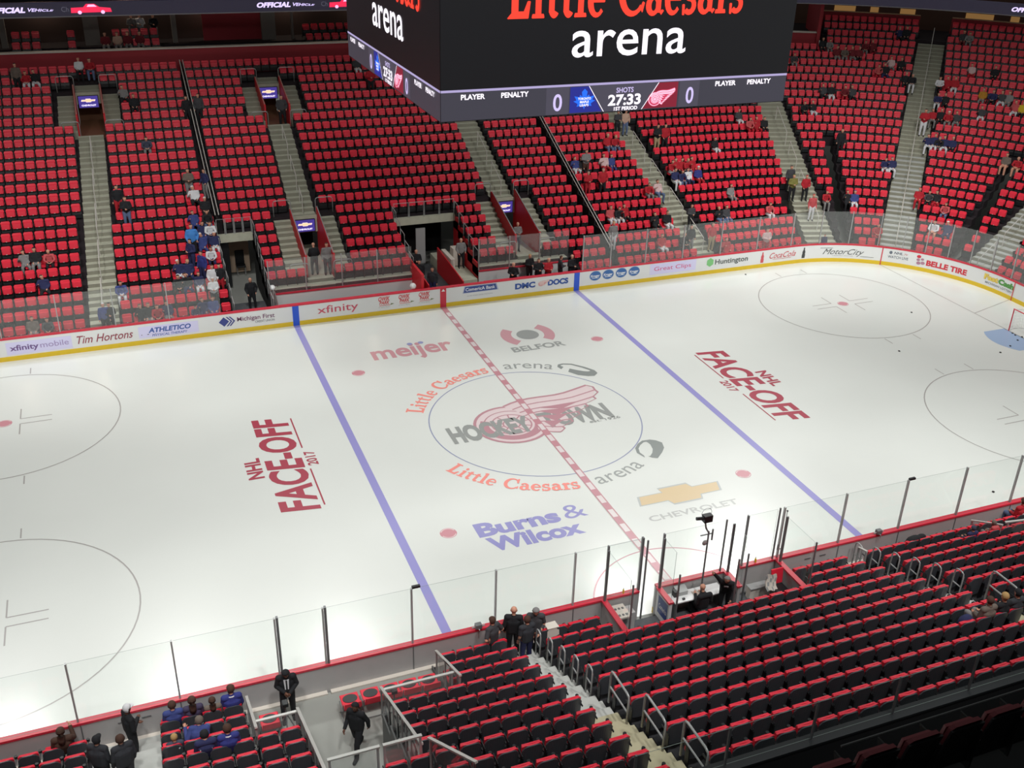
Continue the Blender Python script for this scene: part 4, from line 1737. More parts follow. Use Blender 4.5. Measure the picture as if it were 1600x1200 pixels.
def simple_seat(mb, c, yaw, down=False):
    """one seat of the distant mass: black shell and frame, red back and folded red pad"""
    cx, cy, cz = c
    ca, sa = cos(yaw), sin(yaw)

    def T(p):
        return (cx + p[0] * ca - p[1] * sa, cy + p[0] * sa + p[1] * ca, cz + p[2])

    def H(lo, hi, mi):
        mb.hexa([T(p) for p in lo], [T(p) for p in hi], mi)
    w = .238
    H(((-w, .04, .30), (w, .04, .30), (w, .07, .30), (-w, .07, .30)), ((-w, -.06, .80), (w, -.06, .80), (w, -.03, .80), (-w, -.03, .80)), 0)
    b = [(-.216, .03, .50), (.216, .03, .50), (.219, -.03, .80), (.18, -.05, .855), (-.18, -.05, .855), (-.219, -.03, .80)]
    f = [(x, y + .06, z - .005) for x, y, z in b]
    mb.poly([T(p) for p in f[::-1]], 1)
    for k in range(6):
        j = (k + 1) % 6
        mb.poly([T(b[k]), T(b[j]), T(f[j]), T(f[k])], 1)
    if not down:
        H(((-.195, .115, .47), (.195, .115, .47), (.18, .17, .49), (-.18, .17, .49)), ((-.205, .065, .76), (.205, .065, .76), (.185, .12, .74), (-.185, .12, .74)), 1)
        mb.poly([T(p) for p in ((-.03, .176, .485), (.03, .176, .485), (.03, .172, .505), (-.03, .172, .505))][::-1], 2)
    else:
        H(((-.212, .09, .42), (.212, .09, .42), (.20, .48, .42), (-.20, .48, .42)), ((-.212, .09, .48), (.212, .09, .48), (.20, .48, .49), (-.20, .48, .49)), 1)
    H(((.245, -.02, .0), (.265, -.02, .0), (.265, .12, .0), (.245, .12, .0)), ((.245, -.04, .64), (.265, -.04, .64), (.265, .3, .64), (.245, .3, .64)), 0)
    H(((-w, .04, .1), (w, .04, .1), (w, .07, .1), (-w, .07, .1)), ((-w, .04, .30), (w, .04, .30), (w, .07, .30), (-w, .07, .30)), 0)


def simple_near(mb, c, down=False):
    """near row seat of the mass, same outline as the single seats"""
    cx, cy, cz = c

    def H(lo, hi, mi):
        mb.hexa([(cx + p[0], cy + p[1], cz + p[2]) for p in lo], [(cx + p[0], cy + p[1], cz + p[2]) for p in hi], mi)
    for k in range(4):
        xa, xb = -.244 + .122 * k, -.122 + .122 * k
        ca, cb = .045 * (xa / .24) ** 2, .045 * (xb / .24) ** 2
        za, zb = .885 - .13 * abs(xa / .24) ** 4, .885 - .13 * abs(xb / .24) ** 4
        H([(xa, .05 + ca, .24), (xb, .05 + cb, .24), (xb, .08 + cb, .24), (xa, .08 + ca, .24)], [(xa, ca, za), (xb, cb, zb), (xb, .03 + cb, zb), (xa, .03 + ca, za)], 3)
    H(((-.238, .09, .42), (.238, .09, .42), (.238, .14, .42), (-.238, .14, .42)), ((-.232, .045, .86), (.232, .045, .86), (.232, .1, .85), (-.232, .1, .85)), 1)
    if not down:
        H(((-.225, .17, .40), (.225, .17, .40), (.225, .24, .40), (-.225, .24, .40)), ((-.22, .13, .83), (.22, .13, .83), (.22, .20, .81), (-.22, .20, .81)), 1)
    else:
        H(((-.225, .14, .40), (.225, .14, .40), (.21, .54, .42), (-.21, .54, .42)), ((-.225, .14, .47), (.225, .14, .47), (.21, .54, .49), (-.21, .54, .49)), 1)
    for s in (-.25, .25):
        H(((s - .012, .0, .60), (s + .012, .0, .60), (s + .012, .33, .60), (s - .012, .33, .60)), ((s - .012, .0, .64), (s + .012, .0, .64), (s + .012, .33, .64), (s - .012, .33, .64)), 0)
    H(((.21, .3, .60), (.29, .3, .60), (.29, .37, .60), (.21, .37, .60)), ((.21, .3, .68), (.29, .3, .68), (.29, .37, .68), (.21, .37, .68)), 0)
    H(((-.262, -.02, .0), (-.238, -.02, .0), (-.238, .12, .0), (-.262, .12, .0)), ((-.262, -.02, .6), (-.238, -.02, .6), (-.238, .12, .6), (-.262, .12, .6)), 0)


# ------------------------------------------------------------------ who sits where (positions found from row and place in the row)
PEOPLE = [
    (22, -19.69, 0, 't', 'graybrown', 'black', 'black', 'grey-brown hoodie', 26),
    (22, -19.23, 0, 's', 'red', 'white', 'brown', 'red and white jersey', 41),
    (22, -18.75, 0, 's', 'black', 'white', 'black', 'black jacket', 55),
    (23, -16.3, 0, 's', 'white', 'black', 'red', 'white and red shirt', 124),
    (23, -15.7, 0, 's', 'red', 'jeans', 'brown', 'red jersey and pale jeans', 141),
    (20, -14.11, 0, 's', 'gray', 'black', 'brown', 'grey hooded sweatshirt', 193),
    (19, -13.61, 0, 's', 'black', 'black', 'brown', 'black jacket holding a white paper', 210),
    (15, -13.35, 0, 's', 'navygray', 'gray', 'brown', 'grey and navy jersey', 230),
    (18, -10.79, 0, 't', 'black', 'black', 'brown', 'dark jacket', 292),
    (18, -10.11, 0, 't', 'darkgray', 'black', 'brown', 'dark shirt with hands on hips', 311),
    (11, -11.57, 0, 't', 'graybrown', 'gray', 'brown', 'long grey-brown coat', 295),
    (11, -10.72, 0, 't', 'navy', 'gray', 'brown', 'navy jersey with white trim', 320),
    (10, -15.3, 0, 't', 'black', 'red', 'black', 'black jacket over red shirt', 185),
    (9, -14.97, 0, 't', 'black', 'jeans', 'brown', 'black jacket and jeans', 197),
    (10, -11.42, 0, 's', 'white', 'black', 'white', 'white jersey and cap', 304),
    (9, -10.97, 0, 's', 'black', 'black', 'white', 'black top and white cap', 321),
    (8, -11.02, 0, 's', 'black', 'jeans', 'brown', 'black t-shirt', 323),
    (8, -11.7, 0, 's', 'blue', 'blue', 'brown', 'red and blue shirt', 303),
    (7, -11.37, 0, 's', 'navy', 'blue', 'brown', 'navy jersey leaning forward', 316),
    (7, -11.0, 0, 's', 'white', 'navy', 'brown', 'white and navy jersey', 328),
    (6, -12.02, 0, 't', 'skyblue', 'black', 'brown', 'big light blue t-shirt', 301),
    (6, -10.9, 0, 's', 'navy', 'white', 'white', 'navy jersey with white cap', 334),
    (5, -12.19, 0, 't', 'navy', 'navy', 'black', 'navy jersey with white band', 299),
    (6, -11.55, 0, 's', 'blue', 'blue', 'white', 'royal blue jersey and cap', 317),
    (4, -11.78, 0, 't', 'royal', 'navy', 'brown', 'royal blue jersey with white stripes', 315),
    (5, -11.23, 0, 's', 'white', 'navy', 'brown', 'white jersey with blue stripes', 330),
    (3, -11.4, 0, 't', 'white', 'white', 'brown', 'white sweatshirt', 331),
    (3, -11.06, 0, 't', 'black', 'red', 'black', 'black and red jacket', 341),
    (2, -11.5, 0, 't', 'white', 'black', 'white', 'white jersey numbered in navy', 333),
    (4, -12.92, 0, 's', 'navy', 'white', 'white', 'navy jersey and cap', 281),
    (4, -12.48, 0, 's', 'navy', 'navy', 'blond', 'navy jersey and blond hair', 296),
    (3, -13.08, 0, 's', 'black', 'black', 'black', 'black jacket with white stripe', 278),
    (3, -12.68, 0, 's', 'black', 'navy', 'brown', 'dark blue jacket', 293),
    (3, -12.08, 0, 's', 'navy', 'white', 'brown', 'navy jersey with white shoulders', 312),
    (1, -12.53, 0, 's', 'navy', 'white', 'brown', 'navy child jersey', 304),
    (1, -12.14, 0, 's', 'navy', 'navy', 'brown', 'dark navy jersey', 317),
    (1, -11.66, 0, 's', 'blue', 'blue', 'brown', 'blue jersey leaning sideways', 333),
    (3, -15.78, 0, 's', 'blue', 'white', 'brown', 'blue and white jersey', 190),
    (1, -15.03, 0, 's', 'black', 'black', 'brown', 'dark jacket', 221),
    (1, -14.69, 0, 's', 'black', 'gray', 'brown', 'black sweater', 233),
    (1, -14.3, 0, 's', 'red', 'black', 'brown', 'red and black jersey', 246),
    (1, -13.81, 0, 's', 'navy', 'gray', 'brown', 'navy jersey holding a drink', 262),
    (1, -16.7, 0, 't', 'blue', 'black', 'white', 'blue jersey on the stairs', 163),
    (1, -16.44, 0, 't', 'black', 'black', 'black', 'black coat on the stairs', 171),
    (6, -20.01, 0, 's', 'gray', 'gray', 'brown', 'grey patterned top', 40),
    (6, -19.52, 0, 's', 'black', 'gray', 'black', 'black shirt leaning left', 57),
    (6, -18.89, 0, 's', 'redwhite', 'black', 'bald', 'red and white jersey', 78),
    (4, -19.25, 0, 's', 'navy', 'black', 'brown', 'navy top bent forward', 70),
    (1, -19.86, 0, 's', 'graybrown', 'gray', 'brown', 'tan coat', 53),
    (1, -19.22, 0, 's', 'darkgray', 'black', 'brown', 'dark grey coat', 76),
    (4, -6.1, 0, 't', 'black', 'black', 'bald', 'black suit in the lower exit tunnel', 487),
    (4, -5.45, 0, 't', 'gray', 'black', 'brown', 'grey suit at the exit tunnel', 506),
    (5, 5.59, 0, 't', 'gray', 'black', 'bald', 'grey suit by the exit tunnel', 805),
    (18, -5.69, 0, 't', 'darkgray', 'black', 'brown', 'dark grey suit at the upper exit', 430),
    (22, 0.17, 0, 's', 'darkgray', 'white', 'gray', 'grey top', 557),
    (20, 0.59, 0, 't', 'red', 'black', 'blond', 'red jacket', 577),
    (3, 1.77, 0, 't', 'gray', 'black', 'bald', 'grey suit behind the glass', 718),
    (12, 14.13, 0, 's', 'red', 'jeans', 'bald', 'red t-shirt', 945),
    (12, 14.62, 0, 's', 'red', 'jeans', 'blond', 'red shirt and glasses', 958),
    (10, 11.18, 0, 's', 'blue', 'white', 'brown', 'blue and white patterned jersey', 895),
    (10, 11.56, 0, 's', 'black', 'black', 'black', 'black hoodie', 903),
    (10, 11.84, 0, 't', 'gray', 'brown', 'brown', 'grey sweatshirt', 914),
    (10, 13.13, 0, 's', 'whitered', 'red', 'brown', 'white and red jersey', 940),
    (10, 13.63, 0, 's', 'blue', 'blue', 'brown', 'blue jersey', 952),
    (8, 11.24, 0, 't', 'red', 'red', 'gray', 'red polo shirt and grey hair', 916),
    (8, 12.22, 0, 't', 'red', 'black', 'gray', 'red jersey holding a phone', 940),
    (5, 11.68, 0, 's', 'redwhite', 'white', 'brown', 'red and white striped shirt', 951),
    (5, 12.16, 0, 's', 'black', 'white', 'black', 'black shirt', 963),
    (5, 12.59, 0, 's', 'red', 'black', 'brown', 'dark red jersey', 974),
    (3, 11.01, 0, 't', 'gray', 'white', 'blond', 'grey top', 958),
    (12, 17.62, 0, 't', 'black', 'khaki', 'brown', 'black shirt and khaki trousers', 1026),
    (12, 18.17, 0, 't', 'red', 'black', 'brown', 'red sweatshirt', 1037),
    (11, 21.52, 0, 's', 'black', 'white', 'brown', 'black jacket over a white shirt', 1114),
    (9, 17.42, 0, 's', 'red', 'white', 'brown', 'red jersey at the row end', 1045),
    (9, 17.77, 0, 's', 'red', 'black', 'brown', 'dark red top', 1053),
    (9, 18.21, 0, 's', 'red', 'black', 'black', 'red shirt', 1061),
    (9, 18.53, 0, 's', 'red', 'jeans', 'blond', 'red jersey and blond hair', 1069),
    (9, 18.91, 0, 's', 'red', 'red', 'brown', 'red shirt leaning right', 1077),
    (8, 17.3, 0, 's', 'navy', 'white', 'brown', 'navy and white jersey', 1053),
    (8, 17.72, 0, 's', 'navy', 'jeans', 'red', 'navy jersey and red cap', 1064),
    (8, 18.23, 0, 's', 'white', 'navy', 'brown', 'white and navy jersey', 1075),
    (8, 18.92, 0, 's', 'royal', 'red', 'white', 'royal blue jersey and white cap', 1089),
    (7, 14.97, 0, 's', 'red', 'gray', 'brown', 'red jersey leaning right', 1009),
    (7, 15.65, 0, 's', 'whitered', 'jeans', 'brown', 'white and red jersey', 1025),
    (6, 20.37, 0, 's', 'gray', 'gray', 'brown', 'grey jacket', 1138),
    (4, 16.58, 0, 't', 'darkgray', 'black', 'brown', 'dark grey suit', 1080),
    (4, 18.63, 0, 's', 'black', 'jeans', 'blond', 'black coat and long blond hair', 1121),
    (4, 19.12, 0, 's', 'darkgray', 'jeans', 'brown', 'dark green jacket', 1132),
    (4, 1.0, 1, 's', 'redwhite', 'white', 'brown', 'red and white jersey', 1196),
    (4, 14.23, 0, 's', 'black', 'black', 'brown', 'black sweater', 1021),
    (4, 15.03, 0, 's', 'black', 'white', 'brown', 'black jacket and white shoes', 1040),
    (2, 15.24, 0, 's', 'black', 'black', 'bald', 'black coat', 1062),
    (2, 15.66, 0, 't', 'black', 'gray', 'brown', 'black coat', 1077),
    (2, 17.11, 0, 't', 'red', 'khaki', 'brown', 'red jersey and pale shorts', 1107),
    (1, 20.4, 0, 't', 'whitered', 'red', 'brown', 'white jersey with red sleeves', 1192),
    (1, 17.71, 0, 's', 'red', 'red', 'brown', 'red shirt', 1132),
    (2, 13.83, 0, 's', 'red', 'white', 'brown', 'red top holding a white cup', 1030),
    (15, 21.2, 1, 's', 'black', 'black', 'brown', 'dark jacket', 1255),
    (15, 22.9, 1, 's', 'black', 'white', 'gray', 'black jacket and pale trousers', 1269),
    (11, 27.0, 1, 't', 'black', 'black', 'khaki', 'black shirt and tan cap', 1313),
    (9, 36.6, 1, 's', 'navy', 'white', 'brown', 'navy jersey', 1382),
    (9, 38.1, 1, 's', 'navy', 'white', 'navy', 'navy jersey with white sleeves', 1393),
    (7, 12.3, 1, 't', 'darkgray', 'black', 'black', 'dark grey hoodie holding a cup', 1233),
    (6, 11.7, 1, 't', 'olive', 'black', 'olive', 'olive green hooded jacket', 1238),
    (6, 15.4, 1, 't', 'red', 'black', 'red', 'red and black shirt', 1258),
    (4, 15.1, 1, 't', 'redwhite', 'white', 'red', 'red and white jersey', 1267),
    (5, 20.5, 1, 's', 'red', 'gray', 'red', 'red and grey jacket', 1289),
    (5, 26.7, 1, 's', 'black', 'black', 'brown', 'black jacket', 1323),
    (5, 28.6, 1, 's', 'blue', 'white', 'blue', 'blue jersey and cap', 1333),
    (14, 43.1, 1, 't', 'red', 'white', 'black', 'red shirt and white trousers', 1444),
    (15, 44.4, 1, 's', 'red', 'gray', 'brown', 'red jersey', 1457),
    (15, 45.8, 1, 's', 'black', 'black', 'brown', 'black jacket', 1469),
    (15, 47.1, 1, 's', 'red', 'gray', 'white', 'red jacket and white cap', 1481),
    (15, 48.5, 1, 's', 'darkgray', 'gray', 'brown', 'dark grey coat', 1494),
    (1, 15.3, 1, 't', 'navy', 'navy', 'brown', 'small child in navy', 1286),
    (2, 35.3, 1, 's', 'red', 'red', 'red', 'dark red jacket', 1370),
    (12, 44.7, 1, 's', 'navy', 'white', 'brown', 'navy jersey', 1449),
    (12, 45.9, 1, 's', 'navy', 'white', 'brown', 'navy and white jersey', 1459),
    (12, 46.8, 1, 's', 'black', 'gray', 'gray', 'dark jacket', 1466),
    (12, 47.8, 1, 's', 'navy', 'white', 'black', 'navy jersey with white trim', 1475),
    (12, 49.3, 1, 's', 'navy', 'black', 'bald', 'navy coat', 1488),
    (6, 48.2, 1, 's', 'darkgray', 'black', 'brown', 'dark grey coat', 1450),
    (6, 50.1, 1, 's', 'black', 'red', 'brown', 'black coat', 1462),
    (6, 45.6, 1, 's', 'red', 'red', 'red', 'red hooded sweatshirt', 1435),
    (5, 53.4, 1, 's', 'redwhite', 'jeans', 'brown', 'red and white jersey', 1477),
    (16, 52.2, 1, 's', 'darkgray', 'white', 'brown', 'dark jacket', 1532),
    (11, 60.5, 1, 's', 'graybrown', 'skin', 'brown', 'grey-brown t-shirt', 1571),
    (11, 62.9, 1, 's', 'red', 'skin', 'bald', 'red t-shirt with white print', 1590),
    (17, 57.0, 1, 's', 'redwhite', 'white', 'brown', 'maroon and white top', 1585),
    (17, 58.1, 1, 's', 'yellow', 'black', 'brown', 'yellow jersey', 1596),
    (3, 52.6, 1, 's', 'white', 'skin', 'brown', 'white t-shirt', 1459),
    (3, 56.6, 1, 's', 'navy', 'navy', 'white', 'navy jersey and white cap', 1480),
    (23, 26.5, 1, 's', 'black', 'black', 'brown', 'dark coat', 1284),
    (23, 27.5, 1, 's', 'gray', 'gray', 'brown', 'pale grey sweater', 1295),
    (25, 37.5, 1, 's', 'navy', 'black', 'gray', 'navy jacket', 1405),
    (25, 38.4, 1, 's', 'black', 'black', 'brown', 'black coat', 1415),
    (23, 32.7, 1, 's', 'darkred', 'gray', 'brown', 'dark red and grey shirt', 1351),
    (23, 33.8, 1, 's', 'darkred', 'darkred', 'brown', 'dark red jersey', 1363),
    (22, 28.5, 1, 's', 'darkred', 'gray', 'brown', 'dark red jersey', 1307),
    (22, 29.6, 1, 's', 'graybrown', 'gray', 'brown', 'grey top', 1318),
    (22, 30.8, 1, 's', 'darkred', 'gray', 'blond', 'maroon and white top', 1331),
    (22, 31.8, 1, 's', 'darkred', 'black', 'gray', 'maroon coat', 1341),
    (21, 21.6, 1, 's', 'darkgray', 'gray', 'brown', 'dark patterned shirt', 1239),
    (21, 36.6, 1, 's', 'whitered', 'gray', 'brown', 'white and grey top', 1392),
    (21, 38.1, 1, 's', 'black', 'black', 'brown', 'dark jacket', 1407),
    (20, 34.7, 1, 's', 'redwhite', 'red', 'brown', 'pink and red jersey', 1371),
    (20, 35.7, 1, 's', 'black', 'navy', 'brown', 'black cap and jacket', 1382),
    (19, 39.0, 1, 's', 'black', 'black', 'gray', 'black coat', 1414),
    (19, 40.0, 1, 's', 'black', 'white', 'gray', 'black and white jacket', 1424),
    (17, 25.3, 1, 's', 'darkgray', 'black', 'brown', 'dark grey shirt', 1284),
    (17, 26.7, 1, 's', 'black', 'white', 'black', 'black shirt', 1297),
    (17, 29.0, 1, 's', 'darkred', 'red', 'brown', 'dark red shirt', 1318),
    (17, 30.3, 1, 's', 'darkgray', 'black', 'brown', 'dark jacket', 1330),
    (25, 46.0, 1, 's', 'darkgray', 'darkred', 'brown', 'grey and red coat', 1505),
    (25, 46.8, 1, 's', 'gray', 'gray', 'brown', 'pale grey coat', 1514),
    (21, 48.4, 1, 's', 'whitered', 'red', 'black', 'white and red shirt', 1517),
    (21, 51.7, 1, 's', 'black', 'black', 'brown', 'dark shirt', 1553),
    (19, 44.3, 1, 's', 'white', 'black', 'brown', 'white t-shirt', 1467),
    (19, 45.5, 1, 's', 'red', 'red', 'red', 'red hooded top', 1480),
    (19, 46.6, 1, 's', 'red', 'white', 'brown', 'red and white scarf', 1491),
    (17, 44.6, 1, 's', 'navy', 'white', 'brown', 'dark navy coat', 1465),
    (17, 45.8, 1, 's', 'black', 'black', 'brown', 'black coat', 1476),
    (18, 51.3, 1, 's', 'orange', 'gray', 'black', 'orange-yellow shirt', 1535),
    (18, 52.9, 1, 's', 'navy', 'black', 'brown', 'dark navy jacket', 1550),
    (18, 54.3, 1, 's', 'darkgray', 'white', 'brown', 'dark patterned jacket', 1565),
    (18, 55.3, 1, 's', 'gray', 'gray', 'brown', 'grey sweater', 1575),
    (14, 15.57, 0, 't', 'darkgray', 'black', 'brown', 'dark grey shirt', 962),
    (14, 16.12, 0, 't', 'tan', 'jeans', 'brown', 'pale tan shirt and jeans', 975),
    (14, 7.7, 1, 's', 'darkgray', 'white', 'gray', 'dark grey shirt', 1151),
    (13, 8.9, 1, 's', 'redwhite', 'red', 'brown', 'red and white jersey', 1168),
    (13, 10.5, 1, 's', 'red', 'red', 'brown', 'red shirt', 1180),
    (13, 12.1, 1, 's', 'black', 'black', 'black', 'black coat', 1192),
]
FAR_SEATED = [(p[0], p[1], p[2]) for p in PEOPLE if p[3] == 's']
NEAR_SEATED = [(x, NY(r) + .05) for x, r in [(-18.62, 1), (-15.92, 1), (-15.42, 1), (-14.92, 1), (-14.42, 1), (-15.95, 3), (-15.42, 3), (-15.25, 4), (-14.72, 4), (13.05, 1), (11.0, 2), (9.95, 2), (4.35, 9), (4.85, 9), (5.3, 9)]]

# ------------------------------------------------------------------ place all seats
def in_view(p, margin=.10):
    v = cam.matrix_world.inverted() @ Vector(p)
    if v.z > -1:
        return False
    x, y = v.x / -v.z * _f / 1600, v.y / -v.z * _f / 1600
    return abs(x) < .5 + margin and abs(y) < .375 + margin


allseats = []      # (distance, pos, yaw, label)
for r in range(1, 13):
    for x0, x1, blk in near_runs(r):
        n = int((x1 - x0 + .02) / PITCH)
        pit = (x1 - x0) / n
        for k in range(n):
            x = x0 + pit * (k + .5)
            p = (x, NY(r) - .02, NF(r))
            if in_view((x, NY(r), NF(r) + .7), .04):
                allseats.append([(Vector(p) - CAMLOC).length, p, 0, 'black-backed red seat, %s from left, %s row, %s' % (ORD[k + 1], ORD[r], blk)])
near_all = sorted(allseats, key=lambda a: a[0])
occ_near = [(a, b) for a, b in NEAR_SEATED]


def occupied(p, lst, d=.30):
    return any(abs(p[0] - q[0]) < d and abs(p[1] - q[1]) < .4 for q in lst)


keep, rest = [], []
for a in near_all:
    (keep if len(keep) < 300 else rest).append(a)
proto = seat_parts()
first = True
for dist, p, yaw, lab in keep:
    if first:
        o = proto
        first = False
    else:
        o = copy_tree(proto)
    o.location = p
    tag(o, lab, 'stadium seat', 'folded red stadium seats of the near stand')
    if occupied(p, occ_near):
        for ch in o.children:
            if ch.name.startswith('seat'):
                ch.rotation_euler[0] = radians(-82)
                ch.location = (0, -.32, .58)

mass = MB()
for dist, p, yaw, lab in rest:
    simple_near(mass, p, occupied(p, occ_near))
for r in range(1, NR_FAR + 1):
    for x0, x1 in seat_runs(r):
        if x1 == CX:          # this block runs on round the corner without a break
            R = RAD(r) + .02
            a1 = arc_runs(r)[0][1]
            L = (CX - x0) + radians(a1) * R
            n = int((L - .02) / .523)
            for k in range(n):
                q = (L - n * .523) / 2 + .523 * (k + .5)
                if q < CX - x0:
                    P_, yw, fl, val = (x0 + q, YR(r) + .02, FL(r)), pi, 0, x0 + q
                else:
                    a = (q - (CX - x0)) / R
                    P_, yw, fl, val = apt(R, math.degrees(a), FL(r)), pi - a, 1, math.degrees(a)
                tol = .27 if fl == 0 else math.degrees(.28 / R)
                if in_view((P_[0], P_[1], P_[2] + .6), .05):
                    simple_seat(mass, P_, yw, any(w[0] == r and w[2] == fl and abs(w[1] - val) < tol for w in FAR_SEATED))
            continue
        n = int((x1 - x0 - .02) / .519)
        if n < 1:
            continue
        slack = (x1 - x0) - n * .519
        for k in range(n):
            x = x0 + slack / 2 + .519 * (k + .5)
            p = (x, YR(r) + .02, FL(r))
            if in_view((p[0], p[1], p[2] + .6), .05):
                simple_seat(mass, p, pi, any(q[0] == r and q[2] == 0 and abs(q[1] - x) < .27 for q in FAR_SEATED))
for r in range(1, NR_ARC + 1):
    R = RAD(r) + .02
    for a0, a1 in arc_runs(r):
        if a0 == 0:
            continue
        L = radians(a1 - a0) * R
        n = int((L - .02) / .527)
        if n < 1:
            continue
        for k in range(n):
            a = a0 + math.degrees(((L - n * .527) / 2 + .527 * (k + .5)) / R)
            q = apt(R, a, FL(r))
            if in_view((q[0], q[1], q[2] + .6), .05):
                simple_seat(mass, q, pi - radians(a), any(w[0] == r and w[2] == 1 and abs(w[1] - a) < math.degrees(.28 / R) for w in FAR_SEATED))
# suite seats above the red wall
for x0, x1 in ((-24, -20.8), (-19.9, -17.7), (-16.8, -15.7), (-14.2, -11), (-2.4, 8)):
    n = int((x1 - x0) / .56)
    for k in range(n):
        for y, z in ((34.6, 9.9), (35.7, 10.35)):
            simple_seat(mass, (x0 + .56 * (k + .5), y, z + .1), pi)
# club seats at the lower right, seen from behind
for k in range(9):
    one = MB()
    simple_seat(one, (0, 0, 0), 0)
    o = one.build('club_chair', [M_black, MM('club_seat_maroon_shaded', (112, 36, 46), .6), M_cap], loc=(-9.0 + .6 * k, -29.25, 11.92)) if k == 0 else copy_tree(first_club)  # maroon darkened to stand in for the shade on this level
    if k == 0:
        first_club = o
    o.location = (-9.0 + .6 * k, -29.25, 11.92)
    tag(o, 'shade-darkened maroon club seat below the camera, %s from the left' % ORD[k + 1], 'club chair', 'shade-darkened maroon club seats at the lower right')
o = mass.build('distant_stadium_seats', [M_black, M_seatred, M_cap, M_shell])
tag(o, 'rows of red folding stadium seats filling the far stands', 'stadium seats', kind='stuff')

# ------------------------------------------------------------------ railings of the near stands
NG = 'bent tube loop rails along the near stairs'
for r in (1, 2, 3, 4, 5, 6):
    if r >= 1:
        loop_rail((NAISLE1[1] - .08, NY(r) + .35, NF(r) + .0), .30, 1.0, 'narrow loop rail on the stairs left of the middle near block, beside row ' + ORD[r], NG, axis='y')
    loop_rail((NAISLE2[1] - .08 + .0, NY(r) + .35, NF(r)), .34, 1.0, 'narrow loop rail on the stairs left of the right near block, beside row ' + ORD[r], NG, axis='y')
for r in (8, 10, 12):
    loop_rail((NAISLE1[1] - .06, NY(r) + .45, NF(r)), .95, 1.05, 'wide loop rail on the warm concrete steps beside row ' + ORD[r], 'wide loop rails on the upper near stairs', axis='y', r=.03)
loop_rail((NAISLE2[1] - .1, NY(8) + .45, NF(8)), .95, 1.05, 'wide loop rail at the upper end of the right near stairs', 'wide loop rails on the upper near stairs', axis='y', r=.03)


def mesh_rail(p0, p1, label, h=1.02, group='flat topped guard rails around the near walkway'):
    """guard rail with a flat top bar, end posts and a clear lower panel"""
    t = empty('guard_rail', p0)
    tag(t, label, 'guard rail', group)
    d = Vector(p1) - Vector(p0)
    mb = MB()
    mb.bar((0, 0, h), (d.x, d.y, d.z + h), .075, .045)
    mb.build('top_bar', MM('rail_satin', (196, 196, 192), .45, metal=.3), t)
    for q in (.04, .96):
        mb = MB()
        b = d * q
        mb.box(b.x - .025, b.x + .025, b.y - .025, b.y + .025, b.z, b.z + h - .02)
        mb.build('post', M_alu, t)
    mb = MB()
    n = Vector((-d.y, d.x, 0)).normalized() * .005
    a, b = d * .08, d * .92
    mb.hexa([a - n + Vector((0, 0, .1)), b - n + Vector((0, 0, .1)), b + n + Vector((0, 0, .1)), a + n + Vector((0, 0, .1))],
            [a - n + Vector((0, 0, h - .08)), b - n + Vector((0, 0, h - .08)), b + n + Vector((0, 0, h - .08)), a + n + Vector((0, 0, h - .08))])
    mb.build('clear_panel', M_glass, t)


for i, r in enumerate((1, 2)):
    mesh_rail((-14.04, NY(r) + .1, NF(r)), (-14.04, NY(r) - 1.3, NF(r) + .62), 'guard rail right of the blue jersey fans, %s from the ice' % ORD[i + 1])
for i, r in enumerate((3, 4, 5, 6)):
    mesh_rail((-12.94, NY(r) + .1, NF(r)), (-12.94, NY(r) - 1.25, NF(r) + .60), 'guard rail on the left side of the walkway, %s from the ice' % ORD[i + 1])
    mesh_rail((-10.76, NY(r) + .1, NF(r)), (-10.76, NY(r) - 1.25, NF(r) + .60), 'guard rail on the right side of the walkway, %s from the ice' % ORD[i + 1])
for i, r in enumerate((1, 2)):
    mesh_rail((-8.74, NY(r) + .1, NF(r)), (-8.74, NY(r) - 1.25, NF(r) + .60), 'guard rail left of the narrow near block, %s from the ice' % ORD[i + 1])
mesh_rail((-14.0, -15.42, .93), (-12.95, -15.42, .93), 'guard rail above the folding chair and tripod left of the walkway')
mesh_rail((-10.72, -15.42, .93), (-8.75, -15.42, .93), 'guard rail behind the row of folding chairs')
mesh_rail((-12.9, -19.3, 3.12), (-11.75, -19.3, 3.12), 'left half of the gate rail across the walkway end')
mesh_rail((-11.68, -19.3, 3.12), (-10.8, -19.3, 3.12), 'right half of the gate rail across the walkway end')
mesh_rail((-10.7, -19.5, 3.2), (-10.2, -21.2, 4.0), 'sloping rail behind the walkway gate at the bottom edge')
mesh_rail((10.9, -13.5, .12), (11.1, -14.6, .6), 'guard rail beside the red jersey fan at the right edge')
mesh_rail((11.3, -14.5, .6), (14.2, -15.4, .97), 'long sloping guard rail at the right edge')
mesh_rail((6.1, -13.5, .12), (6.1, -13.9, .22), 'short guard rail at the foot of the right near stairs')

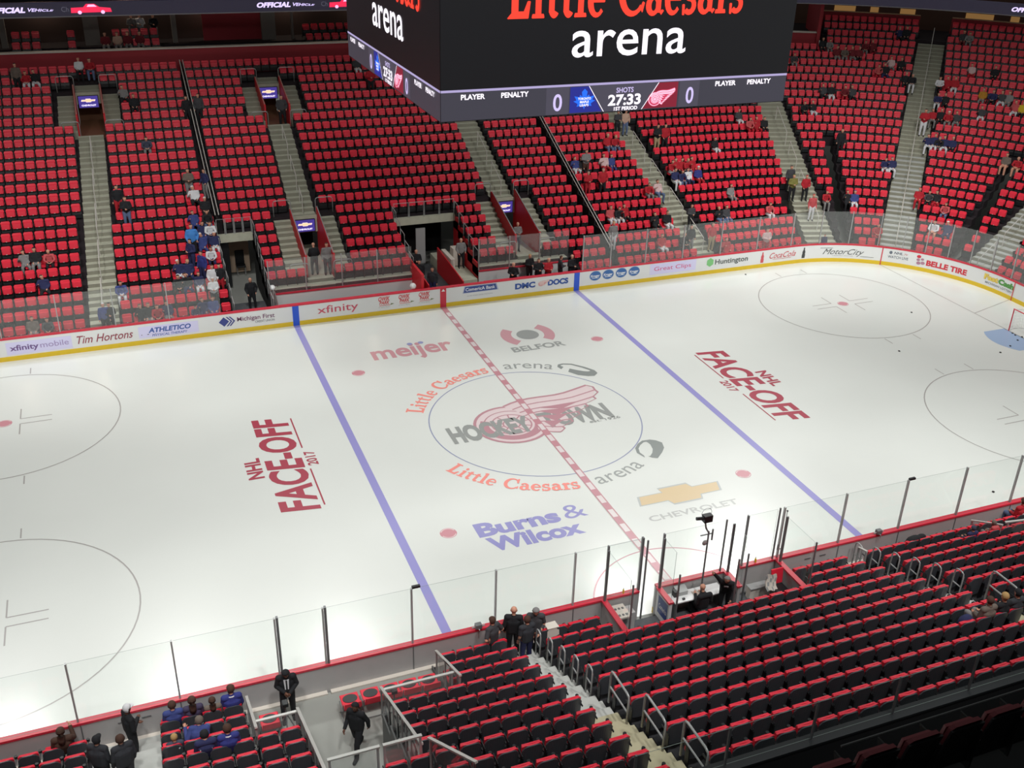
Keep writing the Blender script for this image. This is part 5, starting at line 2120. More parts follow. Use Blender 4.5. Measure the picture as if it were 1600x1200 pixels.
# folding chairs, tripods
def folding_chair():
    t = empty('folding_chair')
    mb = MB()
    mb.box(-.22, .22, -.18, .32, .44, .5)
    mb.build('seat', M_seatred, t, bevel=.02)
    mb = MB()
    mb.prism([(.18 * cos(2 * pi * k / 16), .13 + .14 * sin(2 * pi * k / 16)) for k in range(16)], .5, .512)
    mb.build('dark_seat_pad', M_black, t)
    mb = MB()
    mb.hexa(((-.22, -.24, .54), (.22, -.24, .54), (.22, -.20, .54), (-.22, -.20, .54)), ((-.2, -.28, .74), (.2, -.28, .74), (.2, -.24, .74), (-.2, -.24, .74)))
    mb.build('backrest', M_seatred, t, bevel=.015)
    for s in (-1, 1):
        mb = MB()
        mb.tube([(s * .235, .26, .0), (s * .235, -.22, .5), (s * .235, -.26, .73)], .013, 6)
        mb.build('leg', M_steel, t)
        mb = MB()
        mb.tube([(s * .245, -.26, .0), (s * .245, .18, .46)], .013, 6)
        mb.build('leg', M_steel, t)
    mb = MB()
    mb.tube([(-.235, .2, .06), (.235, .2, .06)], .011, 6)
    mb.tube([(-.245, -.22, .05), (.245, -.22, .05)], .011, 6)
    mb.build('cross_bar', M_steel, t)
    return t


fc = folding_chair()
for i, (x, y, rz, d) in enumerate(((-11.36, -14.3, .0, 'beside the walking man, leftmost of the row'), (-10.78, -14.28, .0, 'behind the walking man, second of the row'), (-10.22, -14.3, .0, 'third of the row, behind the guard rail'),
                                   (-9.68, -14.3, .0, 'fourth of the row, behind the guard rail'), (-9.12, -14.32, .0, 'rightmost of the row'), (-13.55, -14.3, .0, 'alone left of the walkway by the tripod'))):
    o = fc if i == 0 else copy_tree(fc)
    o.location = (x, y, .16)
    o.rotation_euler[2] = rz
    o.scale = (1.14, 1.14, 1.08)
    tag(o, 'red folding chair with dark oval pad, ' + d, 'folding chair', 'red folding chairs on the grey floor')


def tripod(x, y, z, h, label, cam_on=True):
    t = empty('camera_tripod', (x, y, z))
    tag(t, label, 'tripod')
    for k in range(3):
        a = 2 * pi * k / 3 + .4
        mb = MB()
        mb.tube([(0, 0, h * .8), (.34 * cos(a), .34 * sin(a), .0)], .018, 6)
        mb.build('leg', M_steel, t)
    mb = MB()
    mb.tube([(0, 0, h * .5), (0, 0, h)], .02, 6)
    mb.build('column', M_steel, t)
    if cam_on:
        mb = MB()
        mb.box(-.08, .08, -.1, .1, h, h + .12)
        mb.build('head', M_black, t, bevel=.02)
    return t


tripod(-13.15, -14.55, .16, 1.25, 'thin grey tripod standing beside the lone folding chair left of the walkway')
tripod(-10.35, -15.1, .16, 1.3, 'thin grey tripod standing behind the folding chairs right of the walkway')
t = empty('equipment_case', (-11.15, -18.3, .16))
tag(t, 'dark box lying under the walkway gate at the bottom edge', 'case')
mb = MB()
mb.box(-.3, .3, -.22, .22, 0, .3)
mb.build('body', M_rubber, t, bevel=.02)
mb = MB()
mb.box(-.31, .31, -.23, .23, .3, .36)
mb.build('lid', M_black, t, bevel=.015)

# ------------------------------------------------------------------ penalty boxes and timekeeper's box
mb = MB()
mb.box(-3.1, 3.05, -14.85, -13.25, -.1, .12)
tag(mb.build('floor_penalty_boxes', M_rubber), kind='structure')


def boxwall(x0, y0, x1, y1, h, label, cap=True, sign=False):
    p, q = Vector((x0, y0, 0)), Vector((x1, y1, 0))
    d = q - p
    t = empty('box_wall', (x0, y0, .12), math.atan2(d.y, d.x))
    tag(t, label, 'low wall')
    L = d.length
    mb = MB()
    mb.box(0, L, -.05, .05, 0, h)
    mb.build('panel', M_backgray if not sign else M_white, t)
    if cap:
        mb = MB()
        mb.box(-.02, L + .02, -.09, .09, h, h + .06)
        mb.build('cap', M_red, t)
    if sign:
        mb = MB()
        mb.poly([(.08, .053, .2), (.08, .053, .85), (.66, .053, .85), (.66, .053, .2)][::-1], 0)
        letter(mb, 'Comerica', lambda u, v: (.6 - .48 * u, .056, .42 + .18 * v), 1, .02)
        mb.build('wall_sign', [MM('sign_blue', (58, 78, 140), .4), M_white], t)
    return t


boxwall(-3.17, -13.16, -3.17, -14.8, .97, 'grey wall with red cap on the left side of the left penalty box')
boxwall(-1.27, -13.95, -1.27, -13.16, .97, 'white wall with blue bank sign on the left of the timekeeper box', sign=True)
boxwall(1.18, -13.16, 1.18, -13.95, .97, 'grey wall with red cap on the right of the timekeeper box')
boxwall(3.12, -13.16, 3.12, -14.8, .97, 'white wall with red cap on the right side of the right penalty box')
G2 = 'glass panels around the penalty boxes'
for a, b, z1, d in (((-3.17, -13.2), (-3.17, -14.7), 3.02, 'left side of the left penalty box'), ((-1.27, -13.2), (-1.27, -13.95), 3.02, 'left side of the timekeeper box'),
                    ((-1.2, -13.05), (1.0, -13.05), 3.08, 'front of the timekeeper box'), ((1.2, -13.2), (1.2, -13.95), 3.0, 'right side of the timekeeper box'),
                    ((1.8, -13.05), (2.92, -13.05), 3.08, 'front of the right penalty box'), ((3.12, -13.3), (3.12, -14.75), 2.9, 'right side of the right penalty box')):
    pane(a, b, GZ0, z1, 'clear glass panel with steel post, ' + d, G2, mats=[M_glassn, M_gedge], post_m=M_steel)
pane((-3.1, -13.05), (-2.0, -13.05), GZ0, 3.08, 'clear glass panel with steel post, front of the left penalty box', G2, mats=[M_glassn, M_gedge], post_m=M_steel)
for i, (x, y, z0, z1, d) in enumerate(((-3.17, -14.82, .1, 2.95, 'at the back left corner of the left penalty box'), (-1.85, -13.2, .1, 3.1, 'left of the open gap'), (-1.1, -14.0, .1, 2.2, 'at the back left of the timekeeper box'),
                                    (1.0, -13.06, GZ0, 3.12, 'at the front right corner of the timekeeper box'), (.35, -14.82, .1, 3.0, 'behind the timekeeper, thin'), (1.3, -14.0, .1, 2.4, 'at the back right of the timekeeper box'),
                                    (2.98, -13.06, GZ0, 3.12, 'at the front right corner of the right penalty box'), (3.12, -14.82, .1, 2.95, 'at the back right corner of the right penalty box'))):
    mb = MB()
    mb.box(x - .022, x + .022, y - .022, y + .022, z0, z1)
    tag(mb.build('steel_post', M_steel), 'slim steel post ' + d, 'post', 'steel posts of the penalty boxes')
t = empty('timekeeper_table', (-.1, -13.42, .12))
tag(t, 'white table top inside the timekeeper box', 'table')
mb = MB()
mb.box(-.85, .95, -.28, .22, .66, .7)
mb.build('table_top', M_white, t)
for x in (-.8, .9):
    mb = MB()
    mb.box(x - .03, x + .03, -.24, .2, 0, .66)
    mb.build('leg', M_steel, t)
for x, y, sx, sy, h, n, d, m in ((-.55, -13.3, .2, .12, .14, 'control_console', 'grey control console on the left of the timekeeper table', M_alu), (-.78, -13.35, .06, .09, .2, 'speaker_box', 'small black box at the left end of the timekeeper table', M_black),
                                 (-.05, -13.45, .14, .1, .02, 'paper_sheet', 'sheet of white paper in front of the seated timekeeper', M_cap), (-.6, -13.6, .04, .03, .05, 'desk_telephone', 'small dark phone on the timekeeper table edge', M_black)):
    mb = MB()
    mb.box(-sx, sx, -sy, sy, 0, h)
    if n == 'control_console':
        mb.hexa(((-sx, -sy, h), (sx, -sy, h), (sx, sy, h), (-sx, sy, h)), ((-sx, -sy + .1, h + .05), (sx, -sy + .1, h + .05), (sx, sy, h + .1), (-sx, sy, h + .1)))
    tag(mb.build(n, m, loc=(x, y, .82)), d, n.replace('_', ' '))
t = empty('stool', (-.55, -14.35, .12))
tag(t, 'red seat in the timekeeper box behind the wall', 'stool')
mb = MB()
mb.box(-.24, .24, -.2, .2, .5, .58)
mb.build('seat', M_seatred, t, bevel=.03)
mb = MB()
mb.tube([(0, 0, 0), (0, 0, .5)], .04, 8)
mb.tube([(0, 0, 0), (0, 0, .03)], .2, 12)
mb.build('base', M_black, t)
for x, w, d in ((-2.62, .42, 'left penalty box, holding white papers'),):
    t = empty('penalty_desk', (x, -13.35, .12))
    tag(t, 'grey desk in the ' + d, 'desk')
    mb = MB()
    mb.box(-w, w * .8, -.25, .12, 0, .66)
    mb.build('body', M_backgray, t)
    mb = MB()
    mb.box(-.36, .1, -.45, .18, .68, .74)
    for q in range(6):
        a, b = -.28 + .12 * (q % 3), -.36 + .3 * (q // 3)
        mb.box(a, a + .06, b, b + .07, .74, .76, 1)
    mb.build('white_rack', [M_cap, M_steel], t)
t = empty('penalty_bench', (2.45, -13.5, .12))
tag(t, 'white bench in the right penalty box', 'bench')
mb = MB()
mb.box(-.55, .45, -.1, .12, 0, .42)
mb.build('body', M_cap, t)
mb = MB()
mb.box(-.57, .47, -.14, .14, .42, .46)
mb.build('seat', M_alu, t)
t = empty('office_stool', (2.75, -13.8, .12))
tag(t, 'red backed black chair turned in the right penalty box', 'chair')
mb = MB()
mb.hexa(((-.21, .02, .58), (.21, .02, .58), (.21, .07, .58), (-.21, .07, .58)), ((-.23, .1, 1.12), (.23, .1, 1.12), (.23, .15, 1.12), (-.23, .15, 1.12)))
mb.build('backrest', M_seatred, t, bevel=.02)
mb = MB()
mb.box(-.22, .22, -.35, .05, .48, .56)
mb.build('seat', M_black, t, bevel=.02)
for a in (0, 1, 2, 3):
    mb = MB()
    x, y = (-.2 if a % 2 else .2), (-.32 if a // 2 else .02)
    mb.tube([(x, y, 0), (x, y, .5)], .018, 6)
    mb.build('leg', M_steel, t)
mb = MB()
N_ = 6
grid = []
for a in range(N_ + 1):
    for b in range(5):
        u, v = a / N_, b / 4
        grid.append((-.2 + .4 * u + .03 * sin(7 * v), -.16 * v ** 2 + .02 * sin(9 * u), .18 - .5 * v + .03 * sin(6 * u)))
mb.v = grid + [(x, y + .03, z + .01) for x, y, z in grid]
n_ = len(grid)
for a in range(N_):
    for b in range(4):
        q = (a * 5 + b, a * 5 + b + 1, a * 5 + b + 6, a * 5 + b + 5)
        mb.f += [q[::-1], tuple(k + n_ for k in q)]
        mb.m += [1 if (a + b) % 3 == 0 else 0] * 2
tag(mb.build('white_towel', [M_cap, M_alu], smooth=True, loc=(2.42, -13.86, 1.0)), 'white patterned towel hanging beside the red chair', 'towel')
for x, d in ((-2.45, 'on the boards of the left penalty box'), (2.35, 'on the boards of the right penalty box')):
    t = empty('yellow_bottle', (x, -13.03, BT + .07))
    tag(t, 'small yellow bottle standing ' + d, 'bottle')
    mb = MB()
    mb.tube([(0, 0, 0), (0, 0, .12)], .035, 8)
    mb.tube([(0, 0, .12), (0, 0, .16)], .035, 8, r1=.015)
    mb.build('body', M_yellow, t)
    mb = MB()
    mb.tube([(0, 0, .16), (0, 0, .21)], .016, 8)
    mb.build('cap', M_cap, t)

# broadcast camera on a pole
t = empty('camera_pole', (.0, -13.6, .12))
tag(t, 'black broadcast camera on a tall thin steel pole at the timekeeper box', 'camera')
mb = MB()
mb.tube([(0, 0, 0), (0, 0, 3.15)], .028, 8)
mb.build('pole', M_steel, t)
mb = MB()
mb.tube([(-.28, 0, 3.05), (.16, 0, 3.05)], .02, 6)
mb.tube([(.14, 0, 2.8), (.14, 0, 3.2)], .03, 6)
mb.tube([(0, 0, 3.1), (-.12, 0, 3.3), (-.18, 0, 3.55)], .03, 6)
mb.build('bracket', M_steel, t)
mb = MB()
mb.box(-.26, .02, -.09, .09, 3.55, 3.78)
mb.tube([(-.5, 0, 3.72), (-.26, 0, 3.68)], .055, 10)
c = mb.build('camera_body', M_black, t)
mb = MB()
mb.tube([(-.15 + .17 * cos(2 * pi * k / 20), .02, 3.84 + .17 * sin(2 * pi * k / 20)) for k in range(21)], .008, 4)
mb.build('cable_loop', M_steel, c)
mb = MB()
mb.ball((-.1, 0, 2.75), .09, .04, .11, 8)
mb.build('light_disc', M_alu, t, smooth=True)
t = empty('rail_camera', (-7.25, -13.1, 1.13))
tag(t, 'small grey camera clamped on the red cap at the left blue line', 'camera')
mb = MB()
mb.box(-.1, .1, -.08, .08, .04, .2)
mb.build('body', M_steel, t, bevel=.02)
mb = MB()
mb.tube([(-.2, 0, .1), (.2, 0, .1)], .02, 6)
mb.tube([(0, -.12, -.1), (0, -.12, .05), (0, 0, .06)], .018, 6)
mb.build('clamp', M_alu, t)
t2 = copy_tree(t)
t2.location = (7.22, -13.1, 1.13)
tag(t2, 'small grey camera clamped on the red cap right of the right blue line', 'camera')
t = empty('ball_hook', (3.3, -13.02, 1.13))
tag(t, 'thin post with a hook at the corner of the right penalty box glass', 'hook')
mb = MB()
mb.tube([(0, 0, 0), (0, 0, 1.75)], .012, 6)
mb.ball((0, 0, 1.78), .035)
mb.tube([(0, 0, .3), (-.15, 0, .3), (-.15, 0, .5)], .02, 6)
mb.build('rod', M_steel, t)

# ------------------------------------------------------------------ people
SKIN = MM('skin', (206, 150, 126), .6)
SKIND = MM('skin_dark', (112, 74, 58), .6)
CLOTH = {'black': (24, 25, 30), 'white': (214, 214, 218), 'red': (172, 26, 40), 'darkred': (110, 26, 36), 'navy': (38, 42, 84), 'navygray': (62, 66, 84), 'blue': (56, 68, 128), 'royal': (46, 52, 124),
         'skyblue': (66, 132, 204), 'gray': (128, 126, 126), 'darkgray': (62, 62, 66), 'graybrown': (108, 96, 88), 'redwhite': (190, 80, 84), 'whitered': (206, 176, 176), 'jeans': (92, 108, 142), 'khaki': (168, 150, 116),
         'olive': (120, 116, 58), 'tan': (188, 156, 138), 'yellow': (206, 176, 40), 'orange': (178, 124, 38), 'skin': (206, 150, 126), 'brown': (72, 48, 38), 'blond': (176, 142, 92), 'bald': (204, 150, 128), 'charcoal': (46, 48, 54), 'purple': (62, 54, 82)}


def cloth(k):
    return MM('cloth_' + k, CLOTH[k], .85)


def stand_pose(**kw):
    J = dict(pel=(0, 0, .97), che=(0, -.01, 1.27), nck=(0, .0, 1.48), hd=(0, .025, 1.64), shL=(-.185, 0, 1.42), shR=(.185, 0, 1.42), elL=(-.25, -.03, 1.14), elR=(.25, -.03, 1.14), wrL=(-.25, .07, .90), wrR=(.25, .07, .90),
             hiL=(-.095, 0, .93), hiR=(.095, 0, .93), knL=(-.11, .03, .50), knR=(.11, .03, .50), anL=(-.115, -.02, .085), anR=(.115, -.02, .085), toL=(-.13, .13, .035), toR=(.13, .13, .035))
    J.update(kw)
    return {k: Vector(v) for k, v in J.items()}


def sit_pose(**kw):
    J = dict(pel=(0, .20, .60), che=(0, .13, .88), nck=(0, .13, 1.09), hd=(0, .16, 1.25), shL=(-.185, .13, 1.03), shR=(.185, .13, 1.03), elL=(-.24, .16, .77), elR=(.24, .16, .77), wrL=(-.13, .40, .70), wrR=(.13, .40, .70),
             hiL=(-.095, .22, .57), hiR=(.095, .22, .57), knL=(-.13, .63, .56), knR=(.13, .63, .56), anL=(-.13, .64, .12), anR=(.13, .64, .12), toL=(-.14, .80, .05), toR=(.14, .80, .05))
    J.update(kw)
    return {k: Vector(v) for k, v in J.items()}


def body_mesh(name, J, voxel, k=1.0, fat=1.0, detail=False):
    lw = 1.0 if detail else 1.22
    """one continuous body surface: tapered limbs merged by voxel remesh. returns mesh with 5 material slots:
    0 skin 1 hair 2 top 3 bottoms 4 shoes"""
    mb = MB()
    bones = []

    def cap(a, b, ra, rb, tagn, n=10):
        a, b = Vector(a), Vector(b)
        mb.tube([a, b], ra, n, 0, r1=rb)
        mb.ball(a, ra, n=n)
        mb.ball(b, rb, n=n)
        bones.append((a, b, max(ra, rb), tagn))
    f = fat
    side = (J['shR'] - J['shL']).normalized()
    cap(J['pel'], J['che'], .118 * f, .125 * f, 2)
    cap(J['che'], J['nck'] - (J['nck'] - J['che']).normalized() * .07, .125 * f, .085, 2)
    for s in (-1, 1):
        cap(J['pel'] + side * s * .07 * f, J['che'] + side * s * .075 * f, .115 * f, .12 * f, 2)
        cap(J['che'] + side * s * .07, J['nck'] + side * s * .05 - (J['nck'] - J['che']).normalized() * .08, .118 * f, .075, 2)
    cap(J['shL'], J['shR'], .07, .07, 2)
    up = (J['hd'] - J['nck']).normalized()
    cap(J['nck'] - up * .03, J['hd'] - up * .05, .055, .052, 0)
    # head
    hd = J['hd']
    fw = J.get('face', Vector((0, 1, 0)))
    cap(hd - up * .03 + fw * .012, hd + up * .035 - fw * .008, .078, .092, 0, 12)
    cap(hd - up * .085 + fw * .035, hd - up * .06 + fw * .03, .045, .05, 0)
    if detail:
        cap(hd - up * .03 + fw * .088, hd - up * .0 + fw * .08, .016, .012, 0, 6)
        sd = fw.cross(up).normalized()
        for s in (-1, 1):
            cap(hd + sd * s * .088 - up * .02, hd + sd * s * .09 + up * .012, .014, .016, 0, 6)
            cap(hd + sd * s * .03 + fw * .074 + up * .022, hd + sd * s * .034 + fw * .074 + up * .022, .012, .012, 0, 6)
    for s, q in (('L', -1), ('R', 1)):
        cap(J['sh' + s], J['el' + s], .06 * lw, .046 * lw, 2)
        cap(J['el' + s], J['wr' + s], .046 * lw, .033 * lw, 2)
        d = (J['wr' + s] - J['el' + s]).normalized()
        h0, h1 = J['wr' + s] + d * .02, J['wr' + s] + d * .085
        cap(J['wr' + s], h0, .030, .03, 0, 8)
        cap(h0, h1, .034, .036, 0, 8)
        if not detail:
            cap(h1, h1 + d * .06, .03, .02, 0, 6)
        cap(J['hi' + s], J['kn' + s], .093 * f * lw, .062 * lw, 3)
        cap(J['kn' + s], J['an' + s], .062 * lw, .05 * lw, 3)
        cap(J['an' + s] - Vector((0, 0, .03)), J['to' + s], .045, .038, 4)
        cap(J['an' + s] - Vector((0, 0, .03)), J['an' + s] - (J['to' + s] - J['an' + s]).normalized() * .05 - Vector((0, 0, .03)), .044, .036, 4)
    o = mb.build('t', SKIN)
    m = o.modifiers.new('r', 'REMESH')
    m.mode = 'VOXEL'
    m.voxel_size = voxel
    m2 = o.modifiers.new('s', 'SMOOTH')
    m2.factor = .5
    m2.iterations = 3 if detail else 1
    dg = bpy.context.evaluated_depsgraph_get()
    me = bpy.data.meshes.new_from_object(o.evaluated_get(dg))
    old = o.data
    bpy.data.objects.remove(o)
    bpy.data.meshes.remove(old)
    me.name = name

    def seg(p, a, b):
        ab = b - a
        t = max(0, min(1, (p - a).dot(ab) / max(1e-9, ab.dot(ab))))
        return (p - a - ab * t).length
    idx = []
    for p in me.polygons:
        c = p.center
        best = min(bones, key=lambda q: seg(c, q[0], q[1]) / q[2] if True else 0)
        t = best[3]
        if t == 0 and (c - hd).length < .16:
            r = c - hd
            if r.dot(up) > .045 + .7 * max(0, r.dot(fw)) or (r.dot(fw) < -.01 and r.dot(up) > -.05):
                t = 1
        idx.append(t)
    me.materials.clear()
    for q in range(5):
        me.materials.append(SKIN)
    me.polygons.foreach_set('material_index', idx)
    me.polygons.foreach_set('use_smooth', [True] * len(idx))
    me.update()
    return me


def dress(o, top, bot, hair, skin='skin', shoes='black'):
    for i, m in enumerate((SKIN if skin == 'skin' else SKIND, cloth(hair), cloth(top), cloth(bot), cloth(shoes))):
        o.material_slots[i].link = 'OBJECT'
        o.material_slots[i].material = m


# spectators across the ice share a few poses; each one is its own object with its own clothes
FARMESH = {
    's': [body_mesh('sitting_body', sit_pose(), .03), body_mesh('sitting_body', sit_pose(che=(0, .2, .86), nck=(0, .27, 1.05), hd=(0, .32, 1.2), shL=(-.185, .26, .99), shR=(.185, .26, .99), elL=(-.24, .42, .78), elR=(.24, .42, .78), wrL=(-.1, .58, .72), wrR=(.1, .58, .72)), .03),
          body_mesh('sitting_body', sit_pose(hd=(.04, .15, 1.25), che=(.03, .12, .88), elR=(.3, .2, .8), wrR=(.22, .42, .95), knL=(-.2, .6, .56), anL=(-.2, .55, .12)), .03)],
    't': [body_mesh('standing_body', stand_pose(), .03), body_mesh('standing_body', stand_pose(elL=(-.26, .02, 1.16), elR=(.26, .02, 1.16), wrL=(-.06, .22, 1.12), wrR=(.06, .24, 1.16)), .03),
          body_mesh('standing_body', stand_pose(elL=(-.29, -.02, 1.16), elR=(.27, .0, 1.14), wrL=(-.22, .14, 1.0), wrR=(.2, .2, .96), knL=(-.13, .05, .5), anL=(-.15, -.02, .085), toL=(-.17, .12, .035)), .03)]}
SCALE = {'big light blue t-shirt': 1.1, 'small child in navy': .62, 'navy child jersey': .75}


def where(r, v, arc_):
    if arc_:
        return 'left of the sixth stairs' if v < 41 else 'right of the sixth stairs'
    for lim, s in ((-17, 'left of the first stairs'), (-10.5, 'between first stairs and divider rail'), (-5.8, 'left of the second stairs'), (6, 'between second and third stairs'), (10.5, 'right of the third stairs'), (16.5, 'left of the fourth stairs')):
        if v < lim:
            return s
    return 'right of the fourth stairs'


used_lab = set()
POSEW = {'s': 'seated', 't': 'standing'}
for i, (r, v, arc_, pose, top, bot, hair, desc, px) in enumerate(PEOPLE):
    me = FARMESH[pose][i * 7 % 3]
    o = bpy.data.objects.new('person', me)
    COL.objects.link(o)
    z = FL(r)
    if 'exit' in desc:
        z = FL(3) if 'upper' not in desc else FL(17)
        yy = {'black suit in the lower exit tunnel': 16.6, 'grey suit at the exit tunnel': 16.4, 'grey suit by the exit tunnel': 16.8, 'dark grey suit at the upper exit': 28.0}[desc]
        xx = {'black suit in the lower exit tunnel': -6.0, 'grey suit at the exit tunnel': -5.35, 'grey suit by the exit tunnel': 5.7, 'dark grey suit at the upper exit': -5.3}[desc]
        o.location = (xx, yy, z)
        o.rotation_euler[2] = 0 if 'black' in desc else pi
    elif arc_:
        yaw = pi - radians(v)
        q = apt(RAD(r) + (.02 if pose == 's' else -.28), v, z)
        o.location = q
        o.rotation_euler[2] = yaw
    else:
        o.location = (v, YR(r) + (.02 if pose == 's' else -.26), z)
        o.rotation_euler[2] = pi
        if top in ('navy', 'royal') and pose == 't' and v < -10:
            o.rotation_euler[2] = pi - .9
    s = SCALE.get(desc, random.uniform(.95, 1.04))
    o.scale = (s * random.uniform(.98, 1.12), s * random.uniform(.98, 1.1), s)
    dress(o, top, bot, hair if hair in CLOTH else 'brown')
    w = '' if ('exit' in desc or 'glass' in desc or 'stairs' in desc) else ', %s row, %s' % (ORD[r], where(r, v, arc_))
    lab = '%s person, %s%s' % (POSEW[pose], desc, w)
    if lab in used_lab:
        lab = lab.replace('person', 'second person')
        print('DUPLABEL', lab)
    while len(lab.split()) > 16:
        lab = lab.replace(' and ', '/', 1) if ' and ' in lab else ' '.join(lab.split()[:16])
    used_lab.add(lab)
    tag(o, lab, 'person', 'spectators in the far stands')


# coaches and staff at the benches
def far_person(x, y, z, yaw, pose, top, bot, hair, lab, group=None, sc_=1.0):
    o = bpy.data.objects.new('person', FARMESH[pose[0]][int(pose[1])])
    COL.objects.link(o)
    o.location = (x, y, z)
    o.rotation_euler[2] = yaw
    o.scale = (sc_ * 1.05, sc_ * 1.05, sc_)
    dress(o, top, bot, hair)
    tag(o, lab, 'person', group)
    return o


BG = 'staff standing in the right bench'
for x, y, top, hair, rz, lab in ((4.2, 13.5, 'black', 'bald', 2.6, 'bald staff member in black, arm on the boards, leftmost in the right bench'), (5.55, 14.5, 'black', 'blond', 3.4, 'tall staff member in black standing behind the others in the bench'),
                                (5.75, 13.7, 'black', 'brown', 3.1, 'staff member in black shirt with white print in the right bench'), (6.3, 13.6, 'red', 'bald', 3.4, 'bald staff member in red t-shirt in the right bench'),
                                (7.1, 13.75, 'charcoal', 'brown', 4.6, 'dark suited person turned sideways in the right bench'), (7.75, 13.7, 'black', 'bald', 3.5, 'bald coach in black and red top beside the blue line marker')):
    far_person(x, y, .1, rz, 't1', top, 'black', hair, lab, BG)
far_person(-9.55, 15.6, .05, pi, 't2', 'black', 'black', 'bald', 'bald person in black suit standing in the service opening')
far_person(-.15, 14.3, .04, 2.6, 't0', 'charcoal', 'navy', 'brown', 'suited person leaving the players tunnel with white collar')
far_person(-.5, 15.6, .04, 2.8, 't0', 'black', 'black', 'black', 'person in black further back in the players tunnel')
far_person(-.2, 17.2, .04, 3.0, 't1', 'black', 'black', 'bald', 'person in black deep in the players tunnel')
for x, y, top, hair, d in ((-12.9, 36.2, 'gray', 'brown', 'white shirt'), (-12.4, 36.3, 'white', 'blond', 'pale top'), (-11.6, 36.1, 'black', 'brown', 'dark clothes')):
    far_person(x, y, 10.35, pi, 't1', top, 'gray', hair, 'person in %s standing in the suite above the red wall' % d, 'guests in the suites')
for x, d in ((-14.6, 'leftmost'), (-13.9, 'second from the left'), (-13.3, 'third from the left'), (-12.6, 'rightmost')):
    far_person(x, 34.7, 9.95, pi, 's0', 'darkred' if d[0] != 's' else 'tan', 'gray', 'brown', 'guest seated in the suite front row, %s of four' % d, 'guests in the suites')

# --- people close to the camera, with clothes, hair and hands of their own
from mathutils import kdtree


